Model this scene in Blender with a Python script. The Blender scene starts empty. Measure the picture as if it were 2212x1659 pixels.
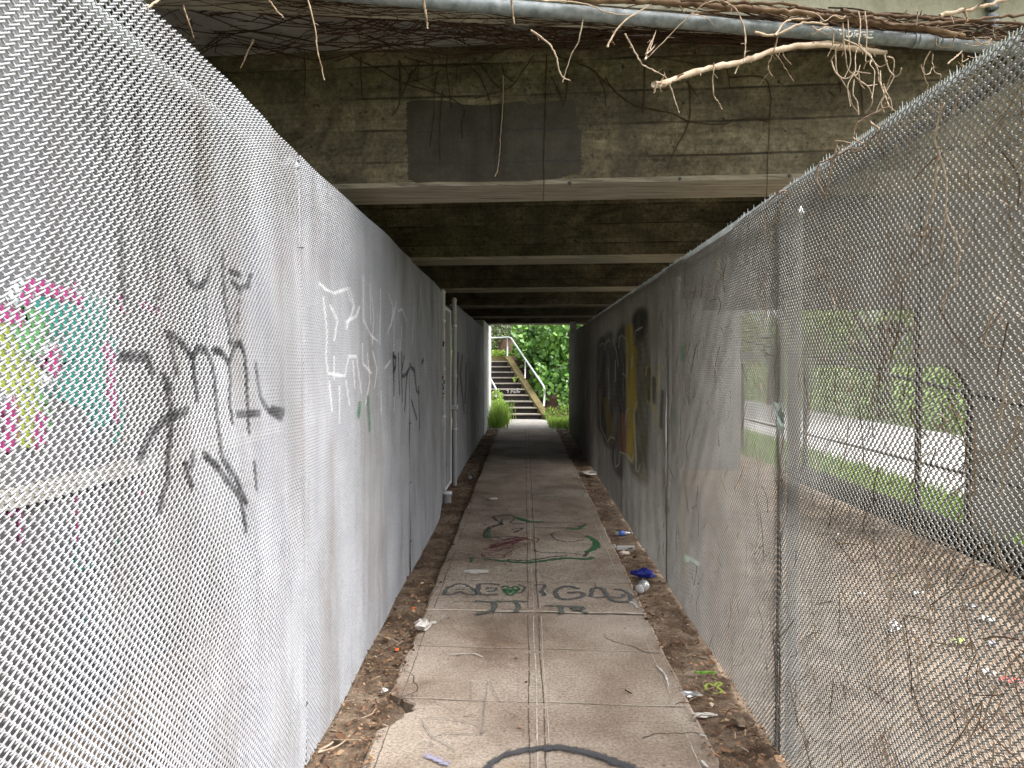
import bpy, math, random
import numpy as np
from mathutils import Euler, Vector
rnd = random.Random(11); rng = np.random.default_rng(7)
SC = bpy.context.scene; COL = SC.collection
rad = math.radians
# ------------------------------------------------------------------ camera
FPX, CX, CY, S = 1600.0, 1106.0, 829.5, 1.8373       # focal length and centre of the 2212 px wide view
EYE = 1.6
cam = bpy.data.cameras.new('camera'); cam_o = bpy.data.objects.new('camera', cam); COL.objects.link(cam_o)
cam.sensor_width = 36; cam.lens = 36*FPX/2212; cam.clip_end = 2000; cam.clip_start = 0.05
cam_o.location = (0, 0, EYE); cam_o.rotation_euler = (rad(90-1.52), 0, rad(1.0))
SC.camera = cam_o
RM = np.array(cam_o.rotation_euler.to_matrix())
def ray(px, py):
    d = RM @ np.array([(px-CX)/FPX, -(py-CY)/FPX, -1.0]); return d
def on_x(p, X): d = ray(*p); return d*(X/d[0]) + [0, 0, EYE]
def on_y(p, Y): d = ray(*p); return d*(Y/d[1]) + [0, 0, EYE]
def on_z(p, Z): d = ray(*p); return d*((Z-EYE)/d[2]) + [0, 0, EYE]
def zc(x0, y0, s): return lambda pts: [((x0+x/s)/S, (y0+y/s)/S) for x, y in pts]
Z2 = zc(0, 900, 1.8433); Z3 = zc(0, 1800, 1.3294); Z4 = zc(1200, 0, 1.58); Z5 = zc(2400, 0, 1.3293)
Z6 = zc(1600, 1100, 2.212); Z7 = zc(2400, 1000, 1.3293); Z8 = zc(1200, 1700, 1.2289)
A1 = zc(1650, 1850, 2.212); A2 = zc(1200, 1050, 2.552); A3 = zc(3150, 50, 2.42); A5 = zc(2250, 1200, 2.212)
A6 = zc(2300, 2000, 1.8437); A7 = zc(1400, 2450, 1.4747); A8 = zc(3300, 2200, 2.37); ID = lambda p: p

# ------------------------------------------------------------------ mesh helpers
class MB:
    def __init__(s): s.v = []; s.f = []; s.n = 0; s.t = []; s.c = []
    def add(s, v, f, tint=0.5):
        v = np.asarray(v, float).reshape(-1, 3); s.v.append(v)
        for q in f: s.f.append(tuple(i+s.n for i in q))
        s.n += len(v); s.t.append(np.full(len(v), tint) if np.isscalar(tint) else np.asarray(tint)); return s
    def box(s, x0, x1, y0, y1, z0, z1, tint=0.5):
        v = [(x, y, z) for x in (x0, x1) for y in (y0, y1) for z in (z0, z1)]
        return s.add(v, [(0,1,3,2),(4,6,7,5),(0,4,5,1),(2,3,7,6),(0,2,6,4),(1,5,7,3)], tint)
    def hexa(s, b, t, tint=0.5):   # bottom ring, top ring of four points
        return s.add(list(b)+list(t), [(3,2,1,0),(4,5,6,7),(0,1,5,4),(1,2,6,5),(2,3,7,6),(3,0,4,7)], tint)
    def tube(s, pts, r, n=6, tint=0.5, cap=True):
        p = np.asarray(pts, float); m = len(p); r = np.broadcast_to(np.asarray(r, float), (m,))
        t = np.gradient(p, axis=0); t /= np.linalg.norm(t, axis=1)[:, None]+1e-12
        up = np.array([0, 0, 1.0]) if abs(t[:, 2]).mean() < 0.8 else np.array([1.0, 0.1, 0])
        a = np.cross(t, up); a /= np.linalg.norm(a, axis=1)[:, None]+1e-12; b = np.cross(t, a)
        an = np.arange(n)*2*math.pi/n
        v = p[:, None]+r[:, None, None]*(np.cos(an)[None, :, None]*a[:, None]+np.sin(an)[None, :, None]*b[:, None])
        f = [(i*n+j, i*n+(j+1) % n, (i+1)*n+(j+1) % n, (i+1)*n+j) for i in range(m-1) for j in range(n)]
        if cap: f += [tuple(range(n)), tuple(reversed(range((m-1)*n, m*n)))]
        return s.add(v, f, tint)
    def lathe(s, prof, n=16, o=(0, 0, 0), M=None, tint=.5):
        v = []; 
        for r, z in prof:
            for j in range(n):
                a = 2*math.pi*j/n; v.append((r*math.cos(a), r*math.sin(a), z))
        v = np.array(v)
        if M is not None: v = v @ np.array(M).T
        v = v+np.array(o); m = len(prof)
        f = [(i*n+j, i*n+(j+1) % n, (i+1)*n+(j+1) % n, (i+1)*n+j) for i in range(m-1) for j in range(n)]
        f += [tuple(reversed(range(n))), tuple(range((m-1)*n, m*n))]
        return s.add(v, f, tint)
    def build(s, name, mat, parent=None, smooth=False):
        me = bpy.data.meshes.new(name); v = np.concatenate(s.v)
        o = bpy.data.objects.new(name, me); COL.objects.link(o)
        if parent is not None:
            o.parent = parent; v = v-np.array(parent.location) if parent.parent is None else v-np.array(parent.location)-np.array(parent.parent.location)
        me.from_pydata(v.tolist(), [], s.f)
        at = me.attributes.new('tint', 'FLOAT', 'POINT'); at.data.foreach_set('value', np.concatenate(s.t).astype('f'))
        if smooth: me.polygons.foreach_set('use_smooth', np.ones(len(me.polygons), bool))
        me.materials.append(mat); me.update(); return o
def raw_mesh(name, v, quads, mat, parent=None, tint=None, paint=None, smooth=True):
    me = bpy.data.meshes.new(name); n = len(quads); k = quads.shape[1]
    o = bpy.data.objects.new(name, me); COL.objects.link(o)
    if parent is not None: o.parent = parent; v = v-np.array(parent.location)
    me.vertices.add(len(v)); me.vertices.foreach_set('co', np.ascontiguousarray(v, 'f').ravel())
    me.loops.add(n*k); me.loops.foreach_set('vertex_index', np.ascontiguousarray(quads, 'i').ravel())
    me.polygons.add(n); me.polygons.foreach_set('loop_start', np.arange(0, n*k, k, dtype='i'))
    me.polygons.foreach_set('loop_total', np.full(n, k, 'i'))
    if smooth: me.polygons.foreach_set('use_smooth', np.ones(n, bool))
    me.update(calc_edges=True)
    if tint is not None: me.attributes.new('tint', 'FLOAT', 'POINT').data.foreach_set('value', tint.astype('f'))
    if paint is not None: me.attributes.new('paint', 'FLOAT_COLOR', 'POINT').data.foreach_set('color', np.ascontiguousarray(paint, 'f').ravel())
    me.materials.append(mat); return o
def tag(o, label=None, cat=None, group=None, kind=None):
    if label: o['label'] = label
    if cat: o['category'] = cat
    if group: o['group'] = group
    if kind: o['kind'] = kind
    return o
def empty(name, loc, label, cat, group=None):
    o = bpy.data.objects.new(name, None); COL.objects.link(o); o.location = loc; o.empty_display_size = .2
    return tag(o, label, cat, group)
def catmull(P, k=6):
    P = np.asarray(P, float); Q = np.vstack([2*P[0]-P[1], P, 2*P[-1]-P[-2]]); out = []
    for i in range(1, len(Q)-2):
        for j in range(k):
            t = j/k
            out.append(.5*((2*Q[i])+(-Q[i-1]+Q[i+1])*t+(2*Q[i-1]-5*Q[i]+4*Q[i+1]-Q[i+2])*t*t+(-Q[i-1]+3*Q[i]-3*Q[i+1]+Q[i+2])*t**3))
    out.append(Q[-2]); return np.array(out)
def wnoise(a, b, seed=0, f=1.0):
    r = np.random.default_rng(seed); z = 0
    for k in range(6):
        fx, fy, ph = r.uniform(-1, 1)*f*(1.6**k), r.uniform(-1, 1)*f*(1.6**k), r.uniform(0, 6.3)
        z = z+np.sin(a*fx+b*fy+ph)/(1.35**k)
    return z/3.0

# ------------------------------------------------------------------ materials
class NT:
    def __init__(s, name):
        s.m = bpy.data.materials.new(name); s.m.use_nodes = True; s.t = s.m.node_tree; s.n = s.t.nodes; s.l = s.t.links
        s.b = s.n['Principled BSDF']
    def add(s, typ, **kw):
        n = s.n.new(typ)
        for k, v in kw.items():
            if k.startswith('i_'): n.inputs[int(k[2:]) if k[2:].isdigit() else k[2:].replace('_', ' ')].default_value = v
            else: setattr(n, k, v)
        return n
    def link(s, a, b): s.l.new(a, b)
    def coord(s, scale=(1, 1, 1)):
        g = s.add('ShaderNodeNewGeometry'); mp = s.add('ShaderNodeMapping'); mp.inputs['Scale'].default_value = scale
        s.link(g.outputs['Position'], mp.inputs['Vector']); return mp.outputs[0]
    def noise(s, vec, scale, detail=6, rough=.6, dist=0.0):
        n = s.add('ShaderNodeTexNoise'); n.inputs['Scale'].default_value = scale; n.inputs['Detail'].default_value = detail
        n.inputs['Roughness'].default_value = rough; n.inputs['Distortion'].default_value = dist; s.link(vec, n.inputs['Vector']); return n.outputs['Fac']
    def ramp(s, fac, stops, interp='LINEAR'):
        r = s.add('ShaderNodeValToRGB'); e = r.color_ramp.elements; r.color_ramp.interpolation = interp
        while len(e) < len(stops): e.new(.5)
        for el, (p, c) in zip(e, stops): el.position = p; el.color = (c if hasattr(c, '__len__') else (c, c, c))[:3]+(1,) if hasattr(c, '__len__') else (c, c, c, 1)
        s.link(fac, r.inputs[0]); return r.outputs[0]
    def mix(s, fac, a, b, blend='MIX'):
        m = s.add('ShaderNodeMix', data_type='RGBA', blend_type=blend)
        for sock, v in ((m.inputs['Factor'], fac), (m.inputs['A'], a), (m.inputs['B'], b)):
            pass
        I = m.inputs
        for idx, v in ((0, fac), (6, a), (7, b)):
            if isinstance(v, (int, float)): I[idx].default_value = v
            elif isinstance(v, tuple): I[idx].default_value = v[:3]+(1,)
            else: s.link(v, I[idx])
        return m.outputs[2]
    def math(s, op, a, b=None, c=None):
        m = s.add('ShaderNodeMath', operation=op)
        for i, v in enumerate((a, b, c)):
            if v is None: continue
            if isinstance(v, (int, float)): m.inputs[i].default_value = v
            else: s.link(v, m.inputs[i])
        return m.outputs[0]
    def attr(s, name, out='Fac'):
        a = s.add('ShaderNodeAttribute', attribute_name=name); return a.outputs[out]
    def bump(s, h, strength=.3, dist=.01):
        b = s.add('ShaderNodeBump'); b.inputs['Strength'].default_value = strength; b.inputs['Distance'].default_value = dist
        s.link(h, b.inputs['Height']); s.link(b.outputs[0], s.b.inputs['Normal'])
    def col(s, c):
        if isinstance(c, tuple): s.b.inputs['Base Color'].default_value = c[:3]+(1,)
        else: s.link(c, s.b.inputs['Base Color'])
    def rough(s, r): s.b.inputs['Roughness'].default_value = r
def simple(name, c1, c2=None, scale=20, rough=.8, metal=0.0, bump=.15, spec=.3, alpha=None):
    m = NT(name); v = m.coord(); f = m.noise(v, scale); m.col(m.ramp(f, [(.3, c1), (.7, c2 or c1)])); m.rough(rough)
    m.b.inputs['Metallic'].default_value = metal; m.b.inputs['Specular IOR Level'].default_value = spec
    if bump: m.bump(f, bump, .01)
    return m.m
def tinted(name, stops, rough=.7, spec=.3, trans=0.0, noise=True):
    m = NT(name); t = m.attr('tint'); c = m.ramp(t, stops)
    if noise: c = m.mix(.5, c, m.ramp(m.noise(m.coord(), 60), [(.3, .45), (.7, 1.0)]), 'MULTIPLY')
    m.col(c); m.rough(rough); m.b.inputs['Specular IOR Level'].default_value = spec
    if trans:
        d = m.add('ShaderNodeBsdfTranslucent'); m.link(c, d.inputs[0]); mx = m.add('ShaderNodeMixShader'); mx.inputs[0].default_value = trans
        m.link(m.b.outputs[0], mx.inputs[1]); m.link(d.outputs[0], mx.inputs[2]); m.link(mx.outputs[0], m.n['Material Output'].inputs[0])
    return m.m
def paint_mat(name, c, c2=None, wear=.42, scale=35, rough=.7):
    m = NT(name); v = m.coord(); f = m.noise(v, scale, 8, .75); m.col(m.ramp(m.noise(v, 9), [(.35, c), (.65, c2 or c)])); m.rough(rough)
    tr = m.add('ShaderNodeBsdfTransparent'); mx = m.add('ShaderNodeMixShader')
    e = m.attr('tint')   # 1 at the middle of the stroke, 0 at its edge
    k = m.math('ADD', m.math('MULTIPLY', e, .5), f)
    m.link(m.ramp(k, [(wear+.2, 0.0), (wear+.42, 1.0)]), mx.inputs[0])
    m.link(tr.outputs[0], mx.inputs[1]); m.link(m.b.outputs[0], mx.inputs[2]); m.link(mx.outputs[0], m.n['Material Output'].inputs[0])
    return m.m

def wire_mat(name, c1, c2, rough, metal):
    m = NT(name); v = m.coord(); base = m.ramp(m.noise(v, 3, 5), [(.3, c1), (.7, c2)])
    base = m.mix(.5, base, m.ramp(m.noise(v, 90, 3), [(.35, .6), (.65, 1.0)]), 'MULTIPLY')
    grime = m.ramp(m.noise(m.coord((1, 1.6, .3)), 1.9, 7, .72), [(.47, 0.0), (.72, .75)])
    base = m.mix(grime, base, (.16, .14, .12))
    a = m.add('ShaderNodeAttribute', attribute_name='paint'); base = m.mix(a.outputs['Alpha'], base, a.outputs['Color'])
    m.col(base); m.rough(rough); m.b.inputs['Metallic'].default_value = metal; return m.m
M_WIRE_L = wire_mat('white_coated_wire', (.32, .33, .355), (.405, .415, .44), .5, 0.0)
M_WIRE_R = wire_mat('weathered_galvanised_wire', (.19, .187, .173), (.29, .284, .265), .55, .05)
M_POST = simple('galvanised_steel', (.42, .45, .46), (.62, .65, .66), 14, .42, .55, .1)
M_POST_W = simple('white_painted_steel', (.62, .63, .65), (.78, .79, .8), 9, .5, 0, .1)
M_DARKSTEEL = simple('dark_weathered_steel', (.05, .05, .05), (.1, .095, .09), 20, .6, .2, .1)
M_PIPE = simple('zinc_coated_pipe', (.10, .115, .125), (.27, .29, .30), 22, .6, .15, .2)
M_BARK = tinted('vine_bark', [(0, (.035, .022, .014)), (.4, (.10, .06, .035)), (.7, (.25, .17, .105)), (1, (.43, .34, .255))], .85, .15)
M_LEAF = tinted('ivy_leaf', [(0, (.025, .07, .014)), (.5, (.09, .22, .033)), (1, (.25, .45, .08))], .45, .4, .25)
M_HEDGE = tinted('hedge_leaf', [(0, (.05, .08, .03)), (.5, (.12, .17, .06)), (1, (.22, .29, .11))], .6, .3, .2)
M_TREE = tinted('tree_leaf', [(0, (.07, .12, .02)), (.5, (.19, .27, .05)), (1, (.36, .44, .12))], .6, .3, .35)
M_GRASS = tinted('grass_blade', [(0, (.08, .15, .02)), (.5, (.21, .36, .05)), (1, (.40, .54, .12))], .6, .3, .35)
M_LITTER = tinted('dead_leaf', [(0, (.035, .018, .012)), (.35, (.11, .058, .034)), (.7, (.25, .145, .085)), (.93, (.38, .26, .16)), (1, (.5, .45, .37))], .85, .15, 0, False)
M_WHITE = simple('white_plastic', (.5, .5, .5), (.62, .61, .6), 30, .5)
M_PAPER = simple('crumpled_paper', (.42, .39, .35), (.6, .57, .53), 40, .85)
M_BLUE = simple('blue_cloth', (.015, .02, .16), (.03, .045, .32), 30, .6)
M_LIME = simple('lime_plastic', (.13, .38, .03), (.18, .45, .05), 30, .45)
M_YELLIME = simple('yellow_green_wrapper', (.22, .3, .04), (.3, .38, .07), 30, .5)
M_PINK = simple('pale_pink_tissue', (.6, .48, .42), (.72, .62, .56), 40, .85)
M_REDP = simple('red_plastic', (.45, .06, .05), (.55, .1, .08), 30, .5)
M_ORANGE = simple('orange_plastic', (.7, .13, .03), (.75, .17, .04), 30, .5)
M_LABELBLUE = simple('blue_label', (.08, .16, .5), (.1, .2, .6), 30, .5)
M_BLACK = simple('black_rubber', (.02, .02, .02), (.035, .035, .035), 30, .6)
M_CAN = simple('brushed_can_metal', (.55, .57, .58), (.7, .72, .72), 30, .3, .8)
def m_glass():
    m = NT('clear_plastic'); m.col((.85, .9, .92)); m.rough(.12); m.b.inputs['Transmission Weight'].default_value = .75; m.b.inputs['IOR'].default_value = 1.3
    return m.m
M_CLEAR = m_glass()

def m_girder():
    m = NT('board_marked_concrete'); v = m.coord()
    g = m.add('ShaderNodeNewGeometry'); sx = m.add('ShaderNodeSeparateXYZ'); m.link(g.outputs['Position'], sx.inputs[0])
    wob = m.math('MULTIPLY', m.math('SUBTRACT', m.noise(m.coord((.6, 1, 1)), 2.0, 3), .5), .02)
    zz = m.math('DIVIDE', m.math('SUBTRACT', m.math('ADD', sx.outputs[2], wob), 2.735), .178)
    fr = m.math('FRACT', zz); idx = m.math('FLOOR', zz)
    edge = m.math('MINIMUM', fr, m.math('SUBTRACT', 1.0, fr))
    line = m.ramp(edge, [(0.012, 0.0), (.05, 1.0)])
    wn = m.add('ShaderNodeTexWhiteNoise', noise_dimensions='1D'); m.link(m.math('ADD', idx, m.math('FLOOR', m.math('MULTIPLY', sx.outputs[0], .42))), wn.inputs['W'])
    c = m.ramp(m.noise(m.coord((.8, 1, 1.6)), 2.1, 9, .72, .6), [(.3, (.034, .028, .018)), (.48, (.118, .098, .062)), (.62, (.195, .165, .108)), (.76, (.27, .235, .17))])
    c = m.mix(.65, c, m.ramp(wn.outputs[0], [(0, .62), (1, 1.25)]), 'MULTIPLY')
    c = m.mix(.6, c, m.ramp(m.noise(m.coord((.35, 1, 6)), 9, 6, .7), [(.3, .5), (.65, 1.1)]), 'MULTIPLY')
    c = m.mix(.85, c, m.ramp(m.noise(v, 34, 8, .8), [(.34, .3), (.5, .95), (.68, 1.6)]), 'MULTIPLY')
    c = m.mix(m.ramp(m.noise(v, 22, 2, .5), [(.68, 0.0), (.73, .85)]), c, (.02, .018, .013))
    dirt = m.ramp(m.noise(m.coord((1, 1, .22)), 4.2, 7, .75), [(.47, 0.0), (.72, .8)]); c = m.mix(dirt, c, (.045, .04, .028))
    c = m.mix(m.math('MULTIPLY', m.math('SUBTRACT', 1.0, line), m.ramp(m.noise(m.coord((1, 1, .4)), 2.3, 4), [(.4, .15), (.6, .95)])), c, (.02, .017, .012))
    # the soffit face of the girder is cleaner, with timber grain running along it
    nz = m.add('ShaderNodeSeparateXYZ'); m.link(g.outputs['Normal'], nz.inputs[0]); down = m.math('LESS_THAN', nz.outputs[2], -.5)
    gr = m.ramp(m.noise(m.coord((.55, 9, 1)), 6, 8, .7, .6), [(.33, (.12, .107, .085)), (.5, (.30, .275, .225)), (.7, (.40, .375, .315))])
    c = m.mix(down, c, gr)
    m.col(c); m.rough(.92); m.b.inputs['Specular IOR Level'].default_value = .15
    m.bump(m.math('ADD', m.math('MULTIPLY', line, .6), m.noise(v, 30, 6, .7)), .5, .012); return m.m
M_GIRDER = m_girder()
def concrete(name, c1, c2, c3, scale=2.2, streak=True, bump=.35):
    m = NT(name); v = m.coord(); c = m.ramp(m.noise(v, scale, 9, .68, .3), [(.28, c1), (.5, c2), (.72, c3)])
    c = m.mix(.45, c, m.ramp(m.noise(v, 45, 5, .7), [(.3, .55), (.7, 1.15)]), 'MULTIPLY')
    if streak: c = m.mix(m.ramp(m.noise(m.coord((3, 3, .25)), 2.2, 6, .7), [(.5, 0.0), (.8, .55)]), c, tuple(x*.3 for x in c1))
    m.col(c); m.rough(.9); m.b.inputs['Specular IOR Level'].default_value = .2; m.bump(m.noise(v, 60, 6, .7), bump, .008); return m.m
M_CONC = concrete('weathered_concrete', (.2, .19, .17), (.32, .31, .28), (.42, .41, .37))
M_CONC_PALE = concrete('pale_concrete', (.38, .38, .35), (.52, .52, .49), (.62, .62, .6))
M_CONC_EDGE = concrete('buff_edge_concrete', (.26, .24, .17), (.38, .36, .27), (.47, .45, .36))
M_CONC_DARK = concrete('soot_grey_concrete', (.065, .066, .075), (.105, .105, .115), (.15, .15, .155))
M_CONC_W = concrete('daylit_white_concrete', (.7, .7, .68), (.78, .78, .77), (.84, .84, .84), streak=True)  # daylight on the wall end is put into this white base colour
M_STEP = concrete('step_concrete', (.22, .20, .17), (.32, .29, .25), (.42, .39, .34))
M_RISER = concrete('near_black_riser', (.014, .012, .011), (.022, .019, .018), (.035, .03, .028))  # near-black base for the risers, far darker than the treads
M_MOSS = concrete('mossy_kerb_concrete', (.085, .07, .028), (.135, .11, .048), (.19, .165, .09))
def m_path():
    m = NT('footpath_concrete'); v = m.coord()
    c = m.ramp(m.noise(v, 1.3, 8, .65, .4), [(.32, (.165, .12, .09)), (.48, (.28, .225, .178)), (.62, (.365, .31, .255)), (.75, (.44, .39, .335))])
    c = m.mix(.8, c, m.ramp(m.noise(v, 75, 6, .75), [(.34, .35), (.5, .95), (.68, 1.45)]), 'MULTIPLY')
    c = m.mix(m.ramp(m.noise(v, 150, 2, .5), [(.66, 0.0), (.72, .55)]), c, (.08, .065, .05))
    c = m.mix(m.ramp(m.noise(v, 5.5, 6, .7), [(.6, 0.0), (.78, .45)]), c, (.30, .2, .11))
    c = m.mix(m.ramp(m.noise(m.coord((1.4, .8, 1)), 2.7, 7, .75), [(.58, 0.0), (.76, .6)]), c, (.13, .105, .09))
    c = m.mix(m.ramp(m.noise(v, 4.1, 7, .8), [(.67, 0.0), (.76, .55)]), c, (.55, .53, .5))
    m.col(c); m.rough(.88); m.b.inputs['Specular IOR Level'].default_value = .25
    m.bump(m.math('ADD', m.noise(v, 110, 5, .7), m.noise(v, 18, 4, .6)), .45, .006); return m.m
M_PATH = m_path(); M_GUM = simple('trodden_gum', (.06, .052, .045), (.13, .115, .1), 30, .8)
def m_dirt():
    m = NT('trodden_dirt'); v = m.coord()
    c = m.ramp(m.noise(v, 3.2, 9, .72, .5), [(.32, (.10, .066, .044)), (.46, (.20, .142, .10)), (.57, (.33, .25, .18)), (.7, (.44, .36, .275))])
    c = m.mix(.8, c, m.ramp(m.noise(v, 48, 8, .8), [(.3, .4), (.7, 1.25)]), 'MULTIPLY')
    c = m.mix(m.ramp(m.noise(v, 95, 3, .5), [(.66, 0.0), (.72, .7)]), c, (.36, .32, .26))
    m.col(c); m.rough(.95); m.b.inputs['Specular IOR Level'].default_value = .1; m.bump(m.noise(v, 55, 8, .8), .9, .02); return m.m
M_DIRT = m_dirt()
M_TURF = concrete('mown_turf', (.045, .085, .015), (.10, .16, .03), (.17, .22, .05), 1.6, False)
M_ROAD = concrete('worn_asphalt', (.30, .30, .29), (.37, .37, .36), (.44, .44, .43), 1.2, False)
M_BANK = concrete('brown_bank_soil', (.035, .022, .015), (.075, .045, .03), (.13, .08, .05), 3, False, .8)
M_PATCH = concrete('brown_cover_paint', (.032, .028, .02), (.047, .041, .031), (.066, .057, .046), 5, True, .2)

# ------------------------------------------------------------------ world, light
SUN_EL, SUN_AZ = 54, 106      # azimuth measured clockwise from +Y : to the right of the path
w = bpy.data.worlds.new('World'); SC.world = w; w.use_nodes = True; wn = w.node_tree.nodes; wl = w.node_tree.links
sky = wn.new('ShaderNodeTexSky'); sky.sky_type = 'NISHITA'; sky.sun_disc = False; sky.sun_elevation = rad(SUN_EL); sky.sun_rotation = rad(SUN_AZ)
sky.air_density = 1.0; sky.dust_density = 6.0; sky.ozone_density = 1.0
hs = wn.new('ShaderNodeHueSaturation'); hs.inputs['Saturation'].default_value = .22
wl.new(sky.outputs[0], hs.inputs['Color']); wl.new(hs.outputs[0], wn['Background'].inputs[0]); wn['Background'].inputs[1].default_value = .15
sun = bpy.data.lights.new('sun', 'SUN'); sun.energy = 1.0; sun.angle = rad(35); sun.color = (1, .97, .93)
so = bpy.data.objects.new('sun', sun); COL.objects.link(so)
sd = Vector((math.sin(rad(SUN_AZ))*math.cos(rad(SUN_EL)), math.cos(rad(SUN_AZ))*math.cos(rad(SUN_EL)), math.sin(rad(SUN_EL))))
so.rotation_euler = sd.to_track_quat('Z', 'Y').to_euler(); so.location = (0, -3, 9)
SC.view_settings.view_transform = 'Standard'; SC.view_settings.look = 'None'; SC.view_settings.exposure = 1.85; SC.view_settings.gamma = 1
SC.cycles.max_bounces = 8; SC.cycles.diffuse_bounces = 6; SC.cycles.transparent_max_bounces = 24
SC.cycles.use_denoising = True; SC.cycles.caustics_reflective = False; SC.cycles.caustics_refractive = False

# ------------------------------------------------------------------ ground, path, road
def sheet(name, x0, x1, y0, y1, nx, ny, zf, mat):
    xs = np.linspace(x0, x1, nx+1); ys = np.linspace(y0, y1, ny+1); X, Y = np.meshgrid(xs, ys, indexing='ij')
    Z = zf(X, Y); v = np.stack([X, Y, np.broadcast_to(Z, X.shape)], -1).reshape(-1, 3)
    i, j = np.meshgrid(np.arange(nx), np.arange(ny), indexing='ij'); a = (i*(ny+1)+j).ravel()
    q = np.stack([a, a+ny+1, a+ny+2, a+1], 1); return tag(raw_mesh(name, v, q, mat), kind='structure')
sheet('ground', -300, 300, -120, 500, 2, 2, lambda X, Y: X*0-.06, M_TURF)
def dirt_z(X, Y):
    z = .012*wnoise(X, Y, 3, 5)+.006*wnoise(X, Y, 5, 19)+.004*rng.standard_normal(X.shape)
    return z-.004-.05*((X > -.56) & (X < .7))
sheet('dirt', -2.6, 3.95, -6, 21.2, 190, 780, dirt_z, M_DIRT)
sheet('grass_verge', 3.9, 60, -30, 60, 80, 120, lambda X, Y: -.03+.02*wnoise(X, Y, 8, 2), M_TURF)
sheet('road', 5.2, 9.75, -60, 160, 2, 40, lambda X, Y: X*0+.012, M_ROAD)
# footpath slab with its broken corner
PZ = .032
def px_l(y): return -.645+.006*math.sin(y*3.1)+.004*math.sin(y*11)
def px_r(y): return .768+.004*math.sin(y*2.3+1)+.003*math.sin(y*9)-.010*max(0, math.sin(y*13.7)*math.sin(y*5.1)-.45)*3
def notch(y):
    t = (y-3.13)/(3.50-3.13)
    return 0 if t <= 0 or t >= 1 else .125*min(1, 2.6*t, 4.5*(1-t))*(1+.16*math.sin(y*38)+.10*math.sin(y*91+1))
ys = list(np.arange(-4, 2.4, .4))+list(np.arange(2.4, 4.2, .012))+list(np.arange(4.2, 9, .03))+list(np.arange(9, 17.9, .15))+[17.9]
pv = []; pf = []
for y in ys:
    l = px_l(y)+notch(y); r = px_r(y); tilt = .006 if y < 4.66 else 0
    pv += [(l-.004, y, -.05), (l, y, PZ-.008-tilt), (l+.012, y, PZ-tilt)]
    pv += [(l+.012+(r-l-.024)*k/6, y, PZ-tilt) for k in range(1, 6)]+[(r-.012, y, PZ-tilt), (r, y, PZ-.008-tilt), (r+.004, y, -.05)]
n = 11
for i in range(len(ys)-1):
    for j in range(n-1): pf.append((i*n+j, i*n+j+1, (i+1)*n+j+1, (i+1)*n+j))
path = MB().add(pv, pf).build('footpath', M_PATH); tag(path, kind='structure')
ap = MB()
ap.add([(-.9, 17.9, .02), (1.0, 17.9, .02), (1.05, 21.4, .02), (-1.3, 21.4, .02)], [(0, 1, 2, 3)])
tag(ap.build('asphalt_apron', concrete('apron_asphalt', (.2, .185, .17), (.28, .265, .25), (.36, .34, .32), 3, False)), kind='structure')

def ribbon(mb, pts, w, z=None, axis='z', rag=.12, k=6, off=0.0, sm=True):
    """flat paint stroke; pts 3-d on a plane whose normal is `axis`"""
    P = catmull(pts, k) if sm and len(pts) > 2 else np.asarray(pts, float)
    if not np.isscalar(w): w = np.asarray(w)
    if len(P) == 2: P = P[0]+(P[1]-P[0])*np.linspace(0, 1, 9)[:, None]
    t = np.gradient(P, axis=0); t /= np.linalg.norm(t, axis=1)[:, None]+1e-9
    nrm = {'z': (0, 0, 1), 'x': (1, 0, 0), 'y': (0, -1, 0)}[axis]; s = np.cross(nrm, t); m = len(P)
    jl = 1+rag*rng.standard_normal(m); jr = 1+rag*rng.standard_normal(m); w = np.broadcast_to(np.asarray(w, float), (m,)) if np.isscalar(w) else np.interp(np.linspace(0, 1, m), np.linspace(0, 1, len(w)), w)
    o = np.array(nrm)*off
    v = np.concatenate([P-s*(w*jl/2)[:, None]+o, P+o, P+s*(w*jr/2)[:, None]+o])
    f = [(i, i+1, m+i+1, m+i) for i in range(m-1)]+[(m+i, m+i+1, 2*m+i+1, 2*m+i) for i in range(m-1)]
    mb.add(v, f, np.concatenate([np.zeros(m), np.ones(m), np.zeros(m)]))
def pathpts(pts, z=PZ): return [on_z(p, z) for p in pts]
# score lines of the slab
M_JL = paint_mat('worn_joint_arris', (.46, .41, .34), (.36, .31, .26), .42, 60); M_JD = paint_mat('joint_groove_dirt', (.08, .06, .048), (.11, .085, .065), .46, 60)
jl, jd = MB(), MB()
def zs(y): return PZ-(.006 if y < 4.66 else 0)+.0012
for y0 in [2.75, 3.4, 4.05, 5.3, 5.95, 6.6, 7.25, 7.9, 8.6, 9.3, 10, 11, 12, 13, 14, 15, 16, 17]:
    P = [(x, y0+.02-.05*x+.004*math.sin(x*9), zs(y0)) for x in np.linspace(-.6, .74, 14)]
    ribbon(jl, P, .007 if y0 < 5 else .006, sm=False, rag=.4); ribbon(jd, [(a, b-.011, c) for a, b, c in P], .009, sm=False, rag=.4)
P = [(x, 4.665-.045*x+.006*math.sin(x*13), PZ+.0012) for x in np.linspace(-.63, .765, 30)]
ex_ = MB(); ribbon(ex_, P, .024, sm=False, rag=.35); ex_.build('expansion_joint', paint_mat('pale_joint_mortar', (.5, .44, .36), (.4, .35, .29), .26, 60), path); ribbon(jd, [(a, b-.018, c-.004) for a, b, c in P], .012, sm=False, rag=.5)
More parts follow.
